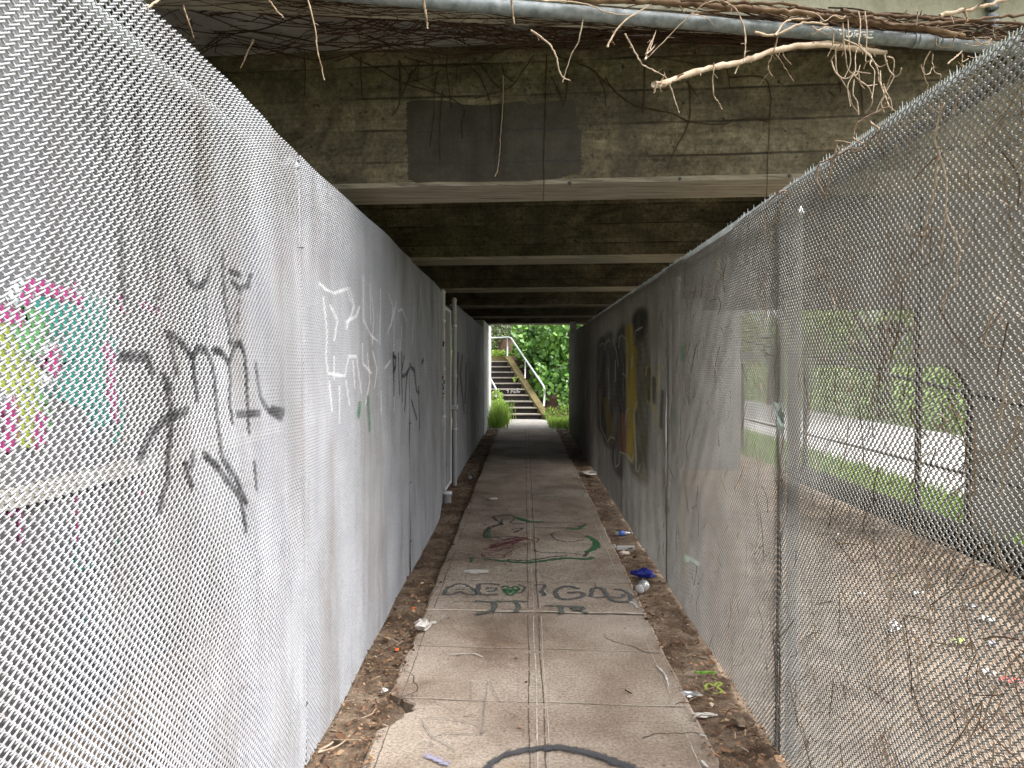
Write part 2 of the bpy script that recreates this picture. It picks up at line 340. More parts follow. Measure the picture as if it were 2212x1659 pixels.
for x, wd, mb in ((.055, .010, jl), (.085, .012, jd), (.02, .010, jd), (.1, .006, jl), (-.585, .008, jd), (.69, .007, jl)):
    for a, b in ((1.5, 2.7), (2.72, 3.35), (3.38, 4.0), (4.02, 4.6), (4.72, 6.5), (6.55, 9), (9.05, 13), (13, 17.8)):
        ribbon(mb, [(x+.003*math.sin(y*5+x*40), y, zs(y)+.0006) for y in np.linspace(a, b, 16)], wd, sm=False, rag=.4)
jl.build('score_line', M_JL, path); jd.build('joint_groove', M_JD, path)

crk = MB(); cr_r = random.Random(5)
for x, y, a, L in ((-.6, 3.45, .3, .5), (.74, 4.0, 2.9, .45), (-.2, 4.6, 1.9, .5), (.4, 5.4, .4, .35), (-.62, 5.9, -.2, .6), (.76, 3.1, 2.5, .3), (.2, 7.4, 1.2, .6), (-.5, 2.6, 1.1, .4)):
    P = [(x, y, PZ+.0008)]
    for k in range(14):
        a += cr_r.uniform(-.55, .55); x += math.cos(a)*L/14; y += math.sin(a)*L/14; P.append((min(.755, max(-.63, x)), y, zs(y)+.0012))
    P[0] = (P[0][0], P[0][1], zs(P[0][1])+.0012); ribbon(crk, P, .0045, sm=False, rag=.6)
crk.build('hairline_crack', paint_mat('crack_dirt', (.05, .04, .03), None, .12, 40), path)
for i in range(46):
    x, y = cr_r.uniform(-.58, .7), 2.3+cr_r.random()**1.4*8; r = cr_r.uniform(.005, .014); gm = MB()
    gm.add([(x, y, zs(y)+.0022)]+[(x+r*cr_r.uniform(.7, 1.2)*math.cos(k*.785), y+r*cr_r.uniform(.7, 1.2)*math.sin(k*.785), zs(y)+.0018) for k in range(8)], [(0, 1+k, 1+(k+1) % 8) for k in range(8)])
    gm.build('gum_spot', M_GUM, path)
# painted marks on the slab
def mark(name, strokes, mat, off=.003, conv=ID, plane=lambda p: on_z(p, PZ), axis='z', parent=None, rag=.12, wf=1.0):
    mb = MB()
    for i, (pts, wd) in enumerate(strokes): ribbon(mb, [plane(p) for p in conv(pts)], np.asarray(wd)*wf if not np.isscalar(wd) else wd*wf, axis=axis, off=off+i*.00025, rag=rag)
    return mb.build(name, mat, parent)
PM_DK = paint_mat('faded_black_paint', (.035, .035, .04), (.06, .06, .065), .42); PM_DK2 = paint_mat('worn_charcoal_paint', (.045, .045, .045), (.085, .08, .08), .50)
PM_DK3 = paint_mat('soft_grey_paint', (.075, .08, .082), (.10, .10, .102), .44); PM_DK4 = paint_mat('ghost_grey_paint', (.18, .165, .15), (.21, .195, .18), .58); PM_GR = paint_mat('green_paint', (.014, .10, .04), (.025, .13, .055), .40); PM_GR2 = paint_mat('worn_green_paint', (.03, .12, .07), (.05, .15, .09), .50)
PM_RED = paint_mat('maroon_paint', (.10, .014, .026), (.14, .025, .04), .36); PM_WH = paint_mat('worn_white_paint', (.42, .41, .39), (.5, .49, .47), .54)
PM_TEAL = paint_mat('faint_teal_paint', (.08, .26, .2), (.1, .3, .24), .52); PM_PUR = paint_mat('faded_purple_paint', (.25, .24, .33), (.3, .28, .38), .62, 22)
mark('painted_arc', [([(760, 905), (860, 825), (1000, 780), (1180, 765), (1340, 785), (1480, 830), (1620, 880), (1720, 930)], [.045, .055, .07, .075, .08, .08, .085, .09])], PM_DK, conv=A7, parent=path)
mark('faded_scribble', [([(390, 600), (480, 590), (700, 620), (760, 680), (540, 680), (470, 700), (400, 600)], .014), ([(380, 740), (440, 730), (470, 760), (400, 760)], .012), ([(450, 690), (560, 750), (600, 790)], .014), ([(430, 480), (620, 540), (690, 500), (690, 380)], .012), ([(790, 380), (770, 560), (755, 700)], .02), ([(800, 380), (860, 500)], .012)], PM_DK4, conv=A7, parent=path)
mark('faded_purple_smear', [([(420, 800), (480, 830), (560, 870)], .1)], PM_PUR, conv=A7, parent=path)
mark('green_outline', wf=1.25, strokes=[([(600, 815), (760, 835), (960, 850), (1150, 830), (1320, 810), (1500, 820), (1560, 800)], [.03, .05, .055, .06, .06, .06, .05]), ([(1490, 760), (1560, 730), (1590, 690), (1550, 640), (1500, 610)], [.05, .08, .09, .06, .03]), ([(1320, 550), (1420, 555), (1480, 520)], [.03, .06, .03]), ([(860, 445), (930, 470), (1000, 490), (1130, 490)], [.04, .09, .08, .03]), ([(640, 560), (640, 620), (600, 610)], .03), ([(490, 800), (485, 850)], .02)], mat=PM_GR, conv=A1, parent=path)
mark('black_outline', wf=1.7, strokes=[([(800, 825), (1000, 830), (1200, 800), (1330, 790)], .03), ([(700, 470), (740, 510), (640, 540), (600, 610), (640, 630), (760, 625), (900, 620)], .028), ([(700, 470), (680, 445), (760, 432), (860, 440)], .03), ([(760, 520), (760, 470), (860, 470), (830, 500), (960, 510)], .022), ([(1040, 500), (1260, 495), (1460, 505), (1490, 520), (1330, 545), (1040, 545)], .022), ([(1190, 600), (1230, 650), (1350, 668), (1480, 650)], .02), ([(1190, 600), (1280, 570), (1420, 590), (1500, 630)], .012), ([(1020, 740), (1120, 765), (1300, 765), (1450, 780)], .02), ([(1510, 760), (1480, 800)], .04), ([(840, 560), (940, 550), (860, 590)], .03), ([(640, 560), (700, 530), (760, 520)], .03)], mat=PM_DK2, off=.0036, conv=A1, parent=path)
red = [([(590, 790), (640, 760), (580, 770), (620, 805), (770, 805), (750, 780), (640, 780), (860, 690), (650, 700), (900, 650), (740, 650), (980, 630), (800, 640), (1000, 625), (1080, 640), (1050, 670), (960, 640), (700, 720), (880, 720), (640, 745), (830, 745)], .013),
       ([(600, 740), (700, 690), (660, 730), (800, 670), (720, 710), (920, 640), (840, 690), (960, 640)], .02), ([(700, 680), (960, 685), (870, 730), (780, 790), (830, 790)], .012), ([(760, 660), (900, 630), (1000, 650)], .035), ([(650, 730), (760, 690), (860, 660)], .03)]
mark('maroon_scribble', red, PM_RED, off=.0042, conv=A1, parent=path)
L1 = [([(240, 1130), (280, 1075), (360, 1040), (440, 1045), (510, 1090), (530, 1130), (430, 1125), (390, 1105), (330, 1128), (240, 1130)], .02), ([(350, 1085), (430, 1085)], .014),
      ([(550, 1045), (560, 1125), (720, 1130)], .03), ([(545, 1040), (640, 1035), (740, 1045)], .022), ([(620, 1075), (700, 1075), (690, 1100), (620, 1105)], .016),
      ([(900, 1045), (960, 1070), (930, 1110), (890, 1120)], .016), ([(1040, 1050), (1130, 1050), (1110, 1100), (1140, 1140)], .018), ([(1090, 1100), (1130, 1145)], .02),
      ([(1440, 1080), (1330, 1060), (1240, 1090), (1240, 1150), (1330, 1175), (1460, 1150), (1450, 1115), (1330, 1115)], .026), ([(1540, 1150), (1560, 1080), (1640, 1080), (1680, 1140), (1720, 1180), (1780, 1195), (1860, 1190), (1890, 1150), (1820, 1095), (1740, 1085)], .026), ([(1580, 1160), (1700, 1150), (1800, 1160), (1830, 1130)], .02)]
L2 = [([(520, 1185), (640, 1195), (860, 1190), (980, 1195)], .026), ([(680, 1200), (690, 1250), (640, 1285), (530, 1300)], .03), ([(880, 1200), (900, 1240), (880, 1285)], .026), ([(1130, 1230), (1300, 1235), (1480, 1240)], .022), ([(1270, 1240), (1280, 1300)], .026), ([(1380, 1280), (1480, 1255), (1360, 1250), (1520, 1300)], .022)]
mark('faded_lettering', L1, PM_DK3, wf=2.0, conv=A1, parent=path); mark('faded_lower_lettering', L2, paint_mat('worn_grey_green_paint', (.07, .085, .075), (.1, .11, .1), .42), wf=2.0, conv=A1, parent=path)
mark('green_heart', [([(750, 1075), (790, 1055), (830, 1075), (870, 1060), (905, 1080), (880, 1105), (830, 1140), (780, 1105), (760, 1085)], .03), ([(780, 1080), (830, 1100), (880, 1085)], .07), ([(810, 1110), (850, 1110)], .06)], PM_GR, off=.0036, conv=A1, parent=path)
mark('pale_fill', [([(270, 1110), (340, 1070), (430, 1070), (500, 1115)], .035), ([(640, 1060), (660, 1110)], .04), ([(1120, 1080), (1150, 1120)], .05), ([(1740, 1110), (1830, 1140)], .04), ([(1330, 1080), (1400, 1090)], .03)], paint_mat('pale_green_paint', (.24, .3, .24), (.3, .34, .28), .52), off=.0026, conv=A1, parent=path)
mark('teal_outline', [([(1000, 200), (1120, 215), (1210, 215), (1300, 185), (1440, 190), (1470, 200)], .03), ([(1020, 240), (1080, 230), (1160, 235), (1270, 260), (1330, 240), (1450, 240), (1460, 270), (1330, 285), (1200, 270), (1060, 275), (1020, 250)], .03), ([(1180, 220), (1270, 235)], .02)], PM_TEAL, conv=A1, parent=path)
mark('white_scratches', [([(330, 760), (470, 745)], .01), ([(340, 740), (460, 715)], .01), ([(360, 715), (470, 690)], .01), ([(340, 790), (460, 765)], .01), ([(1630, 590), (1620, 640), (1660, 640), (1650, 590)], .012), ([(1670, 590), (1680, 640)], .012), ([(1880, 1195), (1930, 1220), (1940, 1250)], .06), ([(1170, 970), (1230, 990)], .03), ([(1290, 985), (1390, 980)], .03), ([(660, 1165), (800, 1165)], .035)], PM_WH, conv=A1, parent=path)
mark('yellow_blotch', [([(1070, 140), (1160, 140)], .1)], paint_mat('faint_yellow_paint', (.4, .38, .12), (.45, .42, .15), .5), conv=Z8, parent=path)
mark('chalky_wear', [([(1780, 285), (1830, 340), (1850, 410)], .03), ([(2040, 840), (2080, 880)], .03), ([(2030, 690), (2070, 700)], .02), ([(560, 220), (700, 215), (760, 235)], .02)], PM_WH, conv=A7, parent=path)

# ------------------------------------------------------------------ bridge
bridge = empty('road_bridge', (0, 4.2, 0), 'concrete road bridge on dark board marked girders above the fenced footpath', 'bridge')
SK = -.075
def ybeam(y, x): return y+SK*x
GY = [(4.13, 4.60), (7.02, 7.47), (9.88, 10.33), (12.75, 13.2), (15.6, 16.05), (18.45, 18.9)]
ZB, ZS = EYE+1.0, EYE+1.767
XL, XR = -4.2, 3.45
girders = []
for a, b in GY:
    g = MB(); ch = .022
    def ring(x): return [(x, ybeam(a, x), ZS), (x, ybeam(a, x), ZB+ch), (x, ybeam(a, x)+ch, ZB), (x, ybeam(b, x)-ch, ZB), (x, ybeam(b, x), ZB+ch), (x, ybeam(b, x), ZS)]
    g.add(ring(XL)+ring(XR), [(i, i+1, i+7, i+6) for i in range(5)]+[(5, 4, 3, 2, 1, 0), (6, 7, 8, 9, 10, 11)])
    girders.append(g.build('girder', M_GIRDER, bridge))
def yb(x): return 3.76+.118*x      # back edge of the drip strip
def yf(x): return 3.50+.165*x      # outer face of the deck edge
ZD = EYE+1.70
s_ = MB(); s_.hexa([(XL, yb(XL), ZS), (XR, yb(XR), ZS), (XR, 18.75, ZS), (XL, 19.3, ZS)], [(XL, yb(XL), ZS+.5), (XR, yb(XR), ZS+.5), (XR, 18.75, ZS+.5), (XL, 19.3, ZS+.5)])
s_.build('deck', M_CONC, bridge)
s_ = MB(); n_ = 24; xs_ = np.linspace(XL, XR, n_)
for x0, x1 in zip(xs_[:-1], xs_[1:]):
    s_.hexa([(x0, yf(x0), ZD), (x1, yf(x1), ZD), (x1, yb(x1), ZD), (x0, yb(x0), ZD)], [(x0, yf(x0), ZD+.5), (x1, yf(x1), ZD+.5), (x1, yb(x1)-.003, ZD+.5), (x0, yb(x0)-.003, ZD+.5)])
s_.build('edge_strip', M_CONC_EDGE, bridge)
s_ = MB(); s_.hexa([(XL, yf(XL)-.16, ZD+.27), (XR, yf(XR)-.16, ZD+.27), (XR, yf(XR)-.004, ZD+.27), (XL, yf(XL)-.004, ZD+.27)], [(XL, yf(XL)-.16, ZD+1.3), (XR, yf(XR)-.16, ZD+1.3), (XR, yf(XR)-.004, ZD+1.3), (XL, yf(XL)-.004, ZD+1.3)])
s_.build('parapet', M_CONC_PALE, bridge)
# brown cover-up paint on the first girder
Yg = lambda x: ybeam(GY[0][0], x)
def on_g(p, e=.003):
    d = ray(*p); t = GY[0][0]/(d[1]-SK*d[0]); q = d*t+[0, 0, EYE]; q[1] -= e; return q
top = [(665, 640), (720, 628), (900, 632), (1000, 655), (1130, 662), (1300, 645), (1380, 632), (1420, 655), (1540, 640), (1690, 622), (1712, 640)]
rt = [(1712, 680), (1722, 760), (1725, 800), (1752, 820), (1748, 900)]+[(1746+(9 if i % 2 else -4), 905+i*11) for i in range(13)]+[(1755, 1060)]
bt = [(1735, 1085), (1640, 1108), (1560, 1125), (1400, 1135), (1100, 1142), (850, 1140), (710, 1148), (690, 1130)]
lf = [(664+(rnd.uniform(2, 8) if i % 2 else rnd.uniform(-14, -2))*rnd.choice((.3, 1, 1))-(i > 26)*8, 1125-i*8.5+rnd.uniform(-3, 3)) for i in range(57)]
poly = [on_g(p) for p in Z4(top+rt+bt+lf)]; c_ = np.mean(poly, 0)
pb = MB(); pb.add(poly, [tuple(reversed(range(len(poly))))])
po = pb.build('cover_up_paint', M_PATCH, girders[0])
jb = MB()
for a_, b_ in (((720, 826), (1715, 806)), ((690, 1030), (1745, 1006))):
    A_, B_ = [on_g(p, .0045) for p in Z4([a_, b_])]; ribbon(jb, [A_+(B_-A_)*t+[0, 0, .002*math.sin(t*37)] for t in np.linspace(0, 1, 40)], .008, axis='y', off=0, sm=False, rag=.6)
jb.build('board_joint', paint_mat('board_joint_dirt', (.012, .01, .008), None, .2, 40), girders[0])
for p in Z4([(480, 545), (1805, 795), (140, 832), (1835, 620), (505, 745), (1675, 1148), (960, 975), (2010, 420), (1395, 565)])+Z5([(395, 945), (975, 930), (640, 655), (1200, 395)]):
    q = on_g(p, .002); n = 10; r = rnd.uniform(.006, .012)
    hb = MB(); hb.add([(q[0], q[1]-.002, q[2])]+[(q[0]+r*rnd.uniform(.7, 1.2)*math.cos(a*.628), q[1], q[2]+r*rnd.uniform(.7, 1.2)*math.sin(a*.628)) for a in range(n)], [(0, 1+(a+1) % n, 1+a) for a in range(n)]); hb.build('tie_hole', M_BLACK, girders[0])

# abutment behind the left fence, with its spray painting, and the piers at the right
ab = empty('abutment_wall', (-2.0, 3, 0), 'grey concrete abutment wall with bright graffiti behind the left fence', 'wall')
a_ = MB(); a_.box(-2.5, -2.0, 1.9, 18.6, -.1, EYE+1.76); a_.build('wall_face', M_CONC_DARK, ab)
a_ = MB(); a_.box(-2.0, -1.98, 1.9, 18.6, 1.04, 1.12); a_.build('ledge', M_CONC, ab)
def wallmark(name, strokes, mat, conv, off=.004, rag=.1):
    mb = MB()
    for i, (pts, wd) in enumerate(strokes): ribbon(mb, [on_x(p, -2.0) for p in conv(pts)], wd, axis='x', off=off+i*.0003, rag=rag)
    return mb.build(name, mat, ab)
C_MAG = paint_mat('magenta_spray', (.24, .02, .12), (.3, .03, .15), .38, 30); C_TEAL = paint_mat('teal_spray', (.015, .15, .13), (.02, .19, .16), .38, 30)
C_GREEN = paint_mat('green_spray', (.06, .2, .06), (.08, .25, .08), .38, 30); C_LIME = paint_mat('lime_spray', (.2, .25, .03), (.26, .3, .05), .38, 30); C_SILV = paint_mat('silver_spray', (.35, .37, .4), (.42, .44, .46), .38, 30)
wallmark('silver_outline', [([(60, 560), (160, 440), (300, 470), (560, 520), (760, 560)], .12), ([(-60, 660), (100, 680), (200, 740), (260, 760), (290, 900), (430, 900), (430, 1090), (290, 1100)], .09), ([(20, 1100), (60, 1240), (200, 1240), (240, 1400)], .1)], C_SILV, Z2, .003)
wallmark('teal_fill', [([(250, 560), (330, 600), (600, 660), (780, 720)], .3), ([(480, 800), (560, 1000), (520, 1300)], .42), ([(820, 800), (840, 1150), (880, 1400), (820, 1600)], .1), ([(600, 760), (680, 1000), (760, 1450)], .3)], C_TEAL, Z2, .004)
wallmark('green_fill', [([(230, 600), (220, 760), (60, 780)], .3), ([(300, 1200), (260, 1300), (300, 1500)], .2)], C_GREEN, Z2, .006)
wallmark('lime_fill', [([(-60, 800), (60, 830)], .2), ([(-60, 900), (110, 950)], .2), ([(-60, 1000), (160, 1060)], .2), ([(-60, 1100), (150, 1140)], .16), ([(160, 1220), (200, 1400), (150, 1600)], .22), ([(240, 1020), (190, 1180)], .16)], C_LIME, Z2, .008)
wallmark('magenta_outline', [([(-60, 640), (60, 650), (150, 680)], .1), ([(150, 560), (210, 440), (300, 440), (400, 470), (520, 500), (600, 560)], .09), ([(330, 910), (360, 980), (330, 1060)], [.16, .2, .16]), ([(740, 860), (800, 980), (800, 1200), (840, 1440)], [.07, .13, .14, .08]), ([(20, 1290), (60, 1350), (60, 1500), (20, 1640)], .12), ([(300, 1370), (260, 1500), (300, 1600)], .12), ([(540, 410), (500, 500)], .05), ([(1000, 560), (1180, 640)], .06), ([(860, 500), (880, 640)], .05)], C_MAG, Z2, .010)
wallmark('magenta_drip', [([(90, 280), (95, 480)], .035), ([(40, 300), (45, 330)], .05), ([(390, 220), (395, 480)], .025), ([(710, 220), (760, 200)], .03)], C_MAG, Z3, .01)
wallmark('teal_scrawl', [([(400, 450), (390, 600), (470, 590), (500, 600)], .03), ([(610, 440), (600, 560)], .03), ([(430, 860), (430, 900)], .03)], C_TEAL, Z3, .01)
M_PIER = concrete('pier_concrete', (.22, .22, .21), (.34, .34, .33), (.44, .44, .43))
pier = MB(); pier.box(2.0, 3.25, 11.2, 19.3, -.1, EYE+.98)
po_ = pier.build('bridge_pier', M_PIER); tag(po_, 'pale grey concrete pier wall standing beyond the right fence', 'pier')
for st_ in [([(372, 420), (380, 470)], .06), ([(410, 500), (410, 570)], .08), ([(520, 540), (530, 570)], .06), ([(585, 660), (585, 720)], .08), ([(445, 760), (450, 800)], .08)]: mark('faint_tag', [st_], PM_GR2, conv=Z7, plane=lambda p: on_y(p, 11.2), axis='y', parent=po_)
pr = empty('near_bridge_pier', (4.6, 6.65, 0), 'dark stepped concrete pier rising behind the right fence at the picture edge', 'pier')
q = MB(); xe, ye = 3.96, 6.6
prof = [(xe, -.1), (xe, .72), (xe, 1.2), (xe-.03, 1.4), (xe-.09, 1.52), (xe-.21, 1.585), (xe-.475, 1.60), (xe-.475, 3.34)]
m = len(prof); v = [(x, ye, z) for x, z in prof]+[(x, ye+.12, z) for x, z in prof]+[(6.9, ye, z) for x, z in prof]+[(6.9, ye+.12, z) for x, z in prof]
f = []
for i in range(m-1): f += [(i, m+i, m+i+1, i+1), (i, i+1, 2*m+i+1, 2*m+i), (m+i+1, m+i, 3*m+i, 3*m+i+1), (2*m+i, 2*m+i+1, 3*m+i+1, 3*m+i)]
q.add(v, f); M_PIER_BROWN = concrete('dark_brown_concrete', (.05, .045, .038), (.09, .08, .07), (.13, .117, .10)); q.build('stem', M_PIER_BROWN, pr)  # dark brown with random streaks, shared by stem and cap
q = MB(); hp = [(1.61, EYE+.49), (xe-.48, EYE+.49), (xe-.48, EYE+1.70), (2.8, EYE+1.70), (1.68, EYE+1.03), (1.61, EYE+.97)]
m = len(hp); q.add([(x, 6.61, z) for x, z in hp]+[(x, 6.74, z) for x, z in hp], [tuple(range(m)), tuple(reversed(range(m, 2*m)))]+[((i+1) % m, i, m+i, m+(i+1) % m) for i in range(m)])
q.build('haunched_cap', M_PIER_BROWN, pr)
q = MB(); q.box(2.95, 3.4, 7.5, 9.85, EYE+.74, EYE+.985); q.build('bearing_beam', M_CONC_DARK, pr)

# ------------------------------------------------------------------ chain link
def paint_field(y, z, strokes):
    out = np.zeros((len(y), 4), 'f')
    for pts, r, c, k, amt in strokes:
        P = np.asarray(pts)[:, 1:3]; best = np.full(len(y), 9.0, 'f')
        lo, hi = P.min(0), P.max(0); sel = np.where((y > lo[0]-3*r*k) & (y < hi[0]+3*r*k) & (z > lo[1]-3*r) & (z < hi[1]+3*r))[0]
        if not len(sel): continue
        yy, zz = y[sel]/k, z[sel]; b = np.full(len(sel), 9.0)
        for A, B in zip(P[:-1], P[1:]):
            ay, az, by, bz = A[0]/k, A[1], B[0]/k, B[1]; dy, dz = by-ay, bz-az; L = dy*dy+dz*dz+1e-9
            t = np.clip(((yy-ay)*dy+(zz-az)*dz)/L, 0, 1); b = np.minimum(b, np.hypot(yy-ay-t*dy, zz-az-t*dz))
        a = np.clip((r*1.25-b)/(r*.5), 0, 1)*amt*np.clip(.85+.35*wnoise(yy, zz, 21, 60), 0, 1); old = out[sel]
        keep = a[:, None]; old[:, :3] = old[:, :3]*(1-keep)+np.array(c)*keep; old[:, 3] = old[:, 3]*(1-a)+a; 
        out[sel] = old
    # un-premultiply the layers so that the colour keeps its strength
    al = np.maximum(out[:, 3:4], 1e-4); out[:, :3] = np.clip(out[:, :3]/al, 0, 1); return out
def chain(name, parent, y0, y1, xf, ztf, side, W, H, r, lod, mat, strokes=(), seed=1, bulge=.012, z0=.01):
    """woven wire between y0 and y1; side=-1: left fence (normal +X), +1: right fence (normal -X)"""
    nk = int(round((y1-y0)/(W/2))); W = (y1-y0)/nk*2
    hmean = ztf((y0+y1)/2)-z0; nj = int(round(hmean/(H/2)))
    if lod == 0: us = np.array([0, .10, .5, .90]); xs = np.array([-1, -.86, 0, .86]); ds = np.array([0, .85, 1, .85]); n = 5
    elif lod == 1: us = np.array([0, .14, .86]); xs = np.array([-1, -.8, .8]); ds = np.array([0, 1, 1.0]); n = 4
    else: us = np.array([0, .5]); xs = np.array([-1, 0.]); ds = np.array([0, 1.0]); n = 3
    m = len(us); npnt = nj*m+1
    k = np.arange(nk)[:, None]; j = np.repeat(np.arange(nj+1), m)[None, :npnt]; ui = np.tile(np.arange(m), nj+1)[None, :npnt]
    sgn = np.where((k+j) % 2 == 0, 1.0, -1.0)             # +1: this half turn leaves the view-left apex
    A = W*.445; t = j+us[ui]
    s = (k+.5)*W/2+A*xs[ui]*sgn                            # distance along view-right direction
    d = ds[ui]*sgn*r*1.2
    jit = .0012*rng.standard_normal(s.shape)*(ui == 0); s = s+jit
    yy = y0+s if side < 0 else y1-s
    zt_ = t*H/2; yy = yy+.007*wnoise(yy, zt_+yy*0, seed+5, 1.6)*np.clip(np.minimum(yy-y0, y1-yy)/.15, 0, 1)
    ztop = ztf(yy); zz = z0+(ztop-z0)*t/nj; zz = zz+.006*wnoise(yy, zz, seed+9, 1.8)*np.clip((ztop-zz)/.1, 0, 1)
    nx = -side
    xx = xf(yy, zz)+nx*d+bulge*wnoise(yy, zz, seed, 2.6)
    P = np.stack([np.broadcast_to(a, s.shape) for a in (xx, yy, zz)], -1)
    T = np.gradient(P, axis=1); T /= np.linalg.norm(T, axis=2)[..., None]
    N = np.zeros_like(T); N[..., 0] = 1; Bv = np.cross(T, N); Bv /= np.linalg.norm(Bv, axis=2)[..., None]; N = np.cross(Bv, T)
    an = np.arange(n)*2*math.pi/n+.3
    V = P[:, :, None]+r*(np.cos(an)[None, None, :, None]*N[:, :, None]+np.sin(an)[None, None, :, None]*Bv[:, :, None])
    ki, pi, ni = np.meshgrid(np.arange(nk), np.arange(npnt-1), np.arange(n), indexing='ij')
    base = (ki*npnt+pi)*n; nx_ = (ni+1) % n
    Q = np.stack([base+ni, base+nx_, base+n+nx_, base+n+ni], -1).reshape(-1, 4)
    V = V.reshape(-1, 3); pf_ = paint_field(V[:, 1], V[:, 2], strokes)
    return raw_mesh(name, V, Q, mat, parent, paint=pf_)
BLK = (.012, .012, .014); WHT = (.85, .86, .88); GRN = (.03, .12, .05); YEL = (.26, .19, .01)
# ---- left fence
def xl(y, z=None): return np.interp(y, [0, 7.0, 7.6, 8.55, 9.7, 17.6], [-.87, -.87, -.88, -.955, -.945, -.935])
def ztl(y): return np.interp(y, [0, 1.7, 2.9, 7.6, 9.7, 17.6], [2.445, 2.432, 2.418, 2.382, 2.42, 2.42])
def stl(conv, lst, r, c, k=1.0, amt=1.0): return [([on_x(p, -.87) for p in conv(pts)], r, c, k, amt) for pts in lst]
tagA = [[(1370, 330), (1385, 400), (1430, 450), (1490, 425), (1530, 380), (1550, 310)], [(1640, 190), (1640, 350), (1655, 560), (1680, 720), (1690, 860)], [(1700, 400), (1750, 450), (1820, 430), (1838, 360)], [(1690, 330), (1760, 350)]]
tagT = [[(1510, 460), (1510, 840)], [(1760, 450), (1740, 700)], [(1270, 170), (1310, 330)], [(845, 80), (850, 330), (880, 520)], [(1080, 30), (1110, 210)], [(1130, 480), (1130, 620)]]
tagB = [[(1210, 790), (1260, 800), (1340, 870), (1400, 960), (1410, 1080), (1425, 1250)], [(1235, 810), (1270, 1060)], [(1400, 960), (1440, 890), (1500, 905), (1540, 1000), (1560, 1130), (1580, 1400), (1620, 1700)], [(1560, 905), (1620, 915), (1680, 1000), (1690, 1100), (1680, 1300), (1700, 1420)], [(1690, 980), (1720, 865), (1760, 850), (1790, 930), (1810, 1100), (1830, 1500)], [(1875, 1010), (1890, 1120), (1910, 1250), (1960, 1340), (2045, 1400), (2062, 1350), (1990, 1330)], [(1740, 1370), (1900, 1365)], [(1180, 1100), (1220, 1180)], [(1340, 1345), (1200, 1400), (1100, 1500), (1060, 1590), (1010, 1700)], [(1200, 1180), (1230, 1420), (1205, 1700)], [(870, 950), (1060, 950), (1095, 1060)]]
tagC = [[(870, 20), (875, 150), (845, 220), (830, 295)], [(960, 60), (995, 175)], [(1060, 0), (1140, 70), (1200, 150), (1255, 230), (1280, 400)], [(1180, 40), (1240, 140), (1285, 260)], [(1340, 50), (1345, 180)], [(1000, 0), (990, 60)]]
scrW = [[(700, 330), (720, 560), (700, 800)], [(480, 250), (520, 420), (440, 640)], [(300, 420), (360, 560), (330, 760)], [(640, 900), (660, 1180), (620, 1400)], [(500, 980), (520, 1240)], [(700, 880), (740, 1060), (710, 1240)], [(860, 300), (900, 420), (880, 620)], [(1000, 640), (980, 860)], [(280, 1200), (300, 1480)], [(440, 1180), (470, 1420)],[(200, 190), (260, 250), (340, 290), (460, 240), (485, 380)], [(230, 330), (260, 700), (250, 920), (270, 1100), (430, 1130), (460, 930), (530, 930), (580, 1300)], [(440, 580), (540, 520), (570, 430)], [(610, 120), (610, 560), (690, 720), (760, 775)], [(780, 250), (780, 800)], [(680, 200), (690, 600)], [(850, 690), (945, 380)], [(910, 450), (910, 860)], [(970, 470), (1010, 450), (1055, 560)], [(590, 810), (590, 1000), (680, 1100)], [(820, 1050), (880, 970)], [(780, 1290), (780, 1500)], [(910, 1150), (910, 1500)], [(380, 1250), (370, 1600)], [(330, 940), (330, 1150)], [(1140, 420), (1120, 800)], [(1210, 180), (1190, 500)]]
scrB = [[(905, 900), (905, 1310)], [(905, 930), (932, 945), (925, 1040), (905, 1080)], [(960, 910), (965, 1310)], [(1000, 900), (1000, 1380)], [(1030, 930), (1000, 1080)], [(1000, 1130), (1050, 1120), (1100, 1030), (1140, 1070), (1160, 1280), (1185, 1300), (1180, 1240)], [(1070, 1090), (1030, 1470)], [(1180, 1300), (1190, 1660)], [(1110, 1380), (1160, 1560)], [(1215, 1000), (1230, 960)]]
SL = stl(ID, [[(215, 180), (225, 330)], [(300, 230), (292, 420), (312, 600)], [(250, 500), (262, 650)], [(335, 470), (345, 640)], [(180, 240), (190, 300)], [(430, 270), (425, 420)]], .012, BLK, 1, .5)+stl(Z2, tagT, .006, BLK, 1, .75)+stl(Z2, tagA, .010, BLK, 1, .85)+stl(Z2, tagB, .0125, BLK, 1, .95)+stl(Z3, tagC, .0125, BLK, 1, .95)
SL += stl(A2, scrW, .0085, WHT, 1.5, .55)+stl(A2, scrB, .015, BLK, 1.6, 1.0)+stl(A2, [[(560, 1420), (548, 1520)], [(640, 1360), (648, 1660)]], .02, GRN, 1.6, .9)
fl = empty('chain_link_fence', (-.87, 4, 0), 'bright white chain link fence with black scrawled tags left of the path', 'fence', 'chain link fences along the footpath')
Wd = .0255
chain('chain_link', fl, .75, 2.88, xl, ztl, -1, Wd, Wd, .00205, 0, M_WIRE_L, SL, 31, .02)
chain('chain_link', fl, 2.885, 5.585, xl, ztl, -1, Wd, Wd, .00205, 1, M_WIRE_L, SL, 32, .018)
chain('chain_link', fl, 5.59, 8.52, xl, ztl, -1, Wd, Wd, .00205, 1, M_WIRE_L, SL, 33, .014)
def post(parent, x, y, h, r, mat=M_POST, name='post', cap=True):
    p = MB(); prof = [(r, -.1), (r, h)]
    if cap: prof += [(r*1.18, h), (r*1.18, h+.012), (r*.8, h+.035), (r*.25, h+.045)]
    p.lathe(prof, 16, (x, y, 0)); return p.build(name, mat, parent, True)
for y in (.3, 2.88, 5.59): post(fl, -.91, y, 2.36, .028)
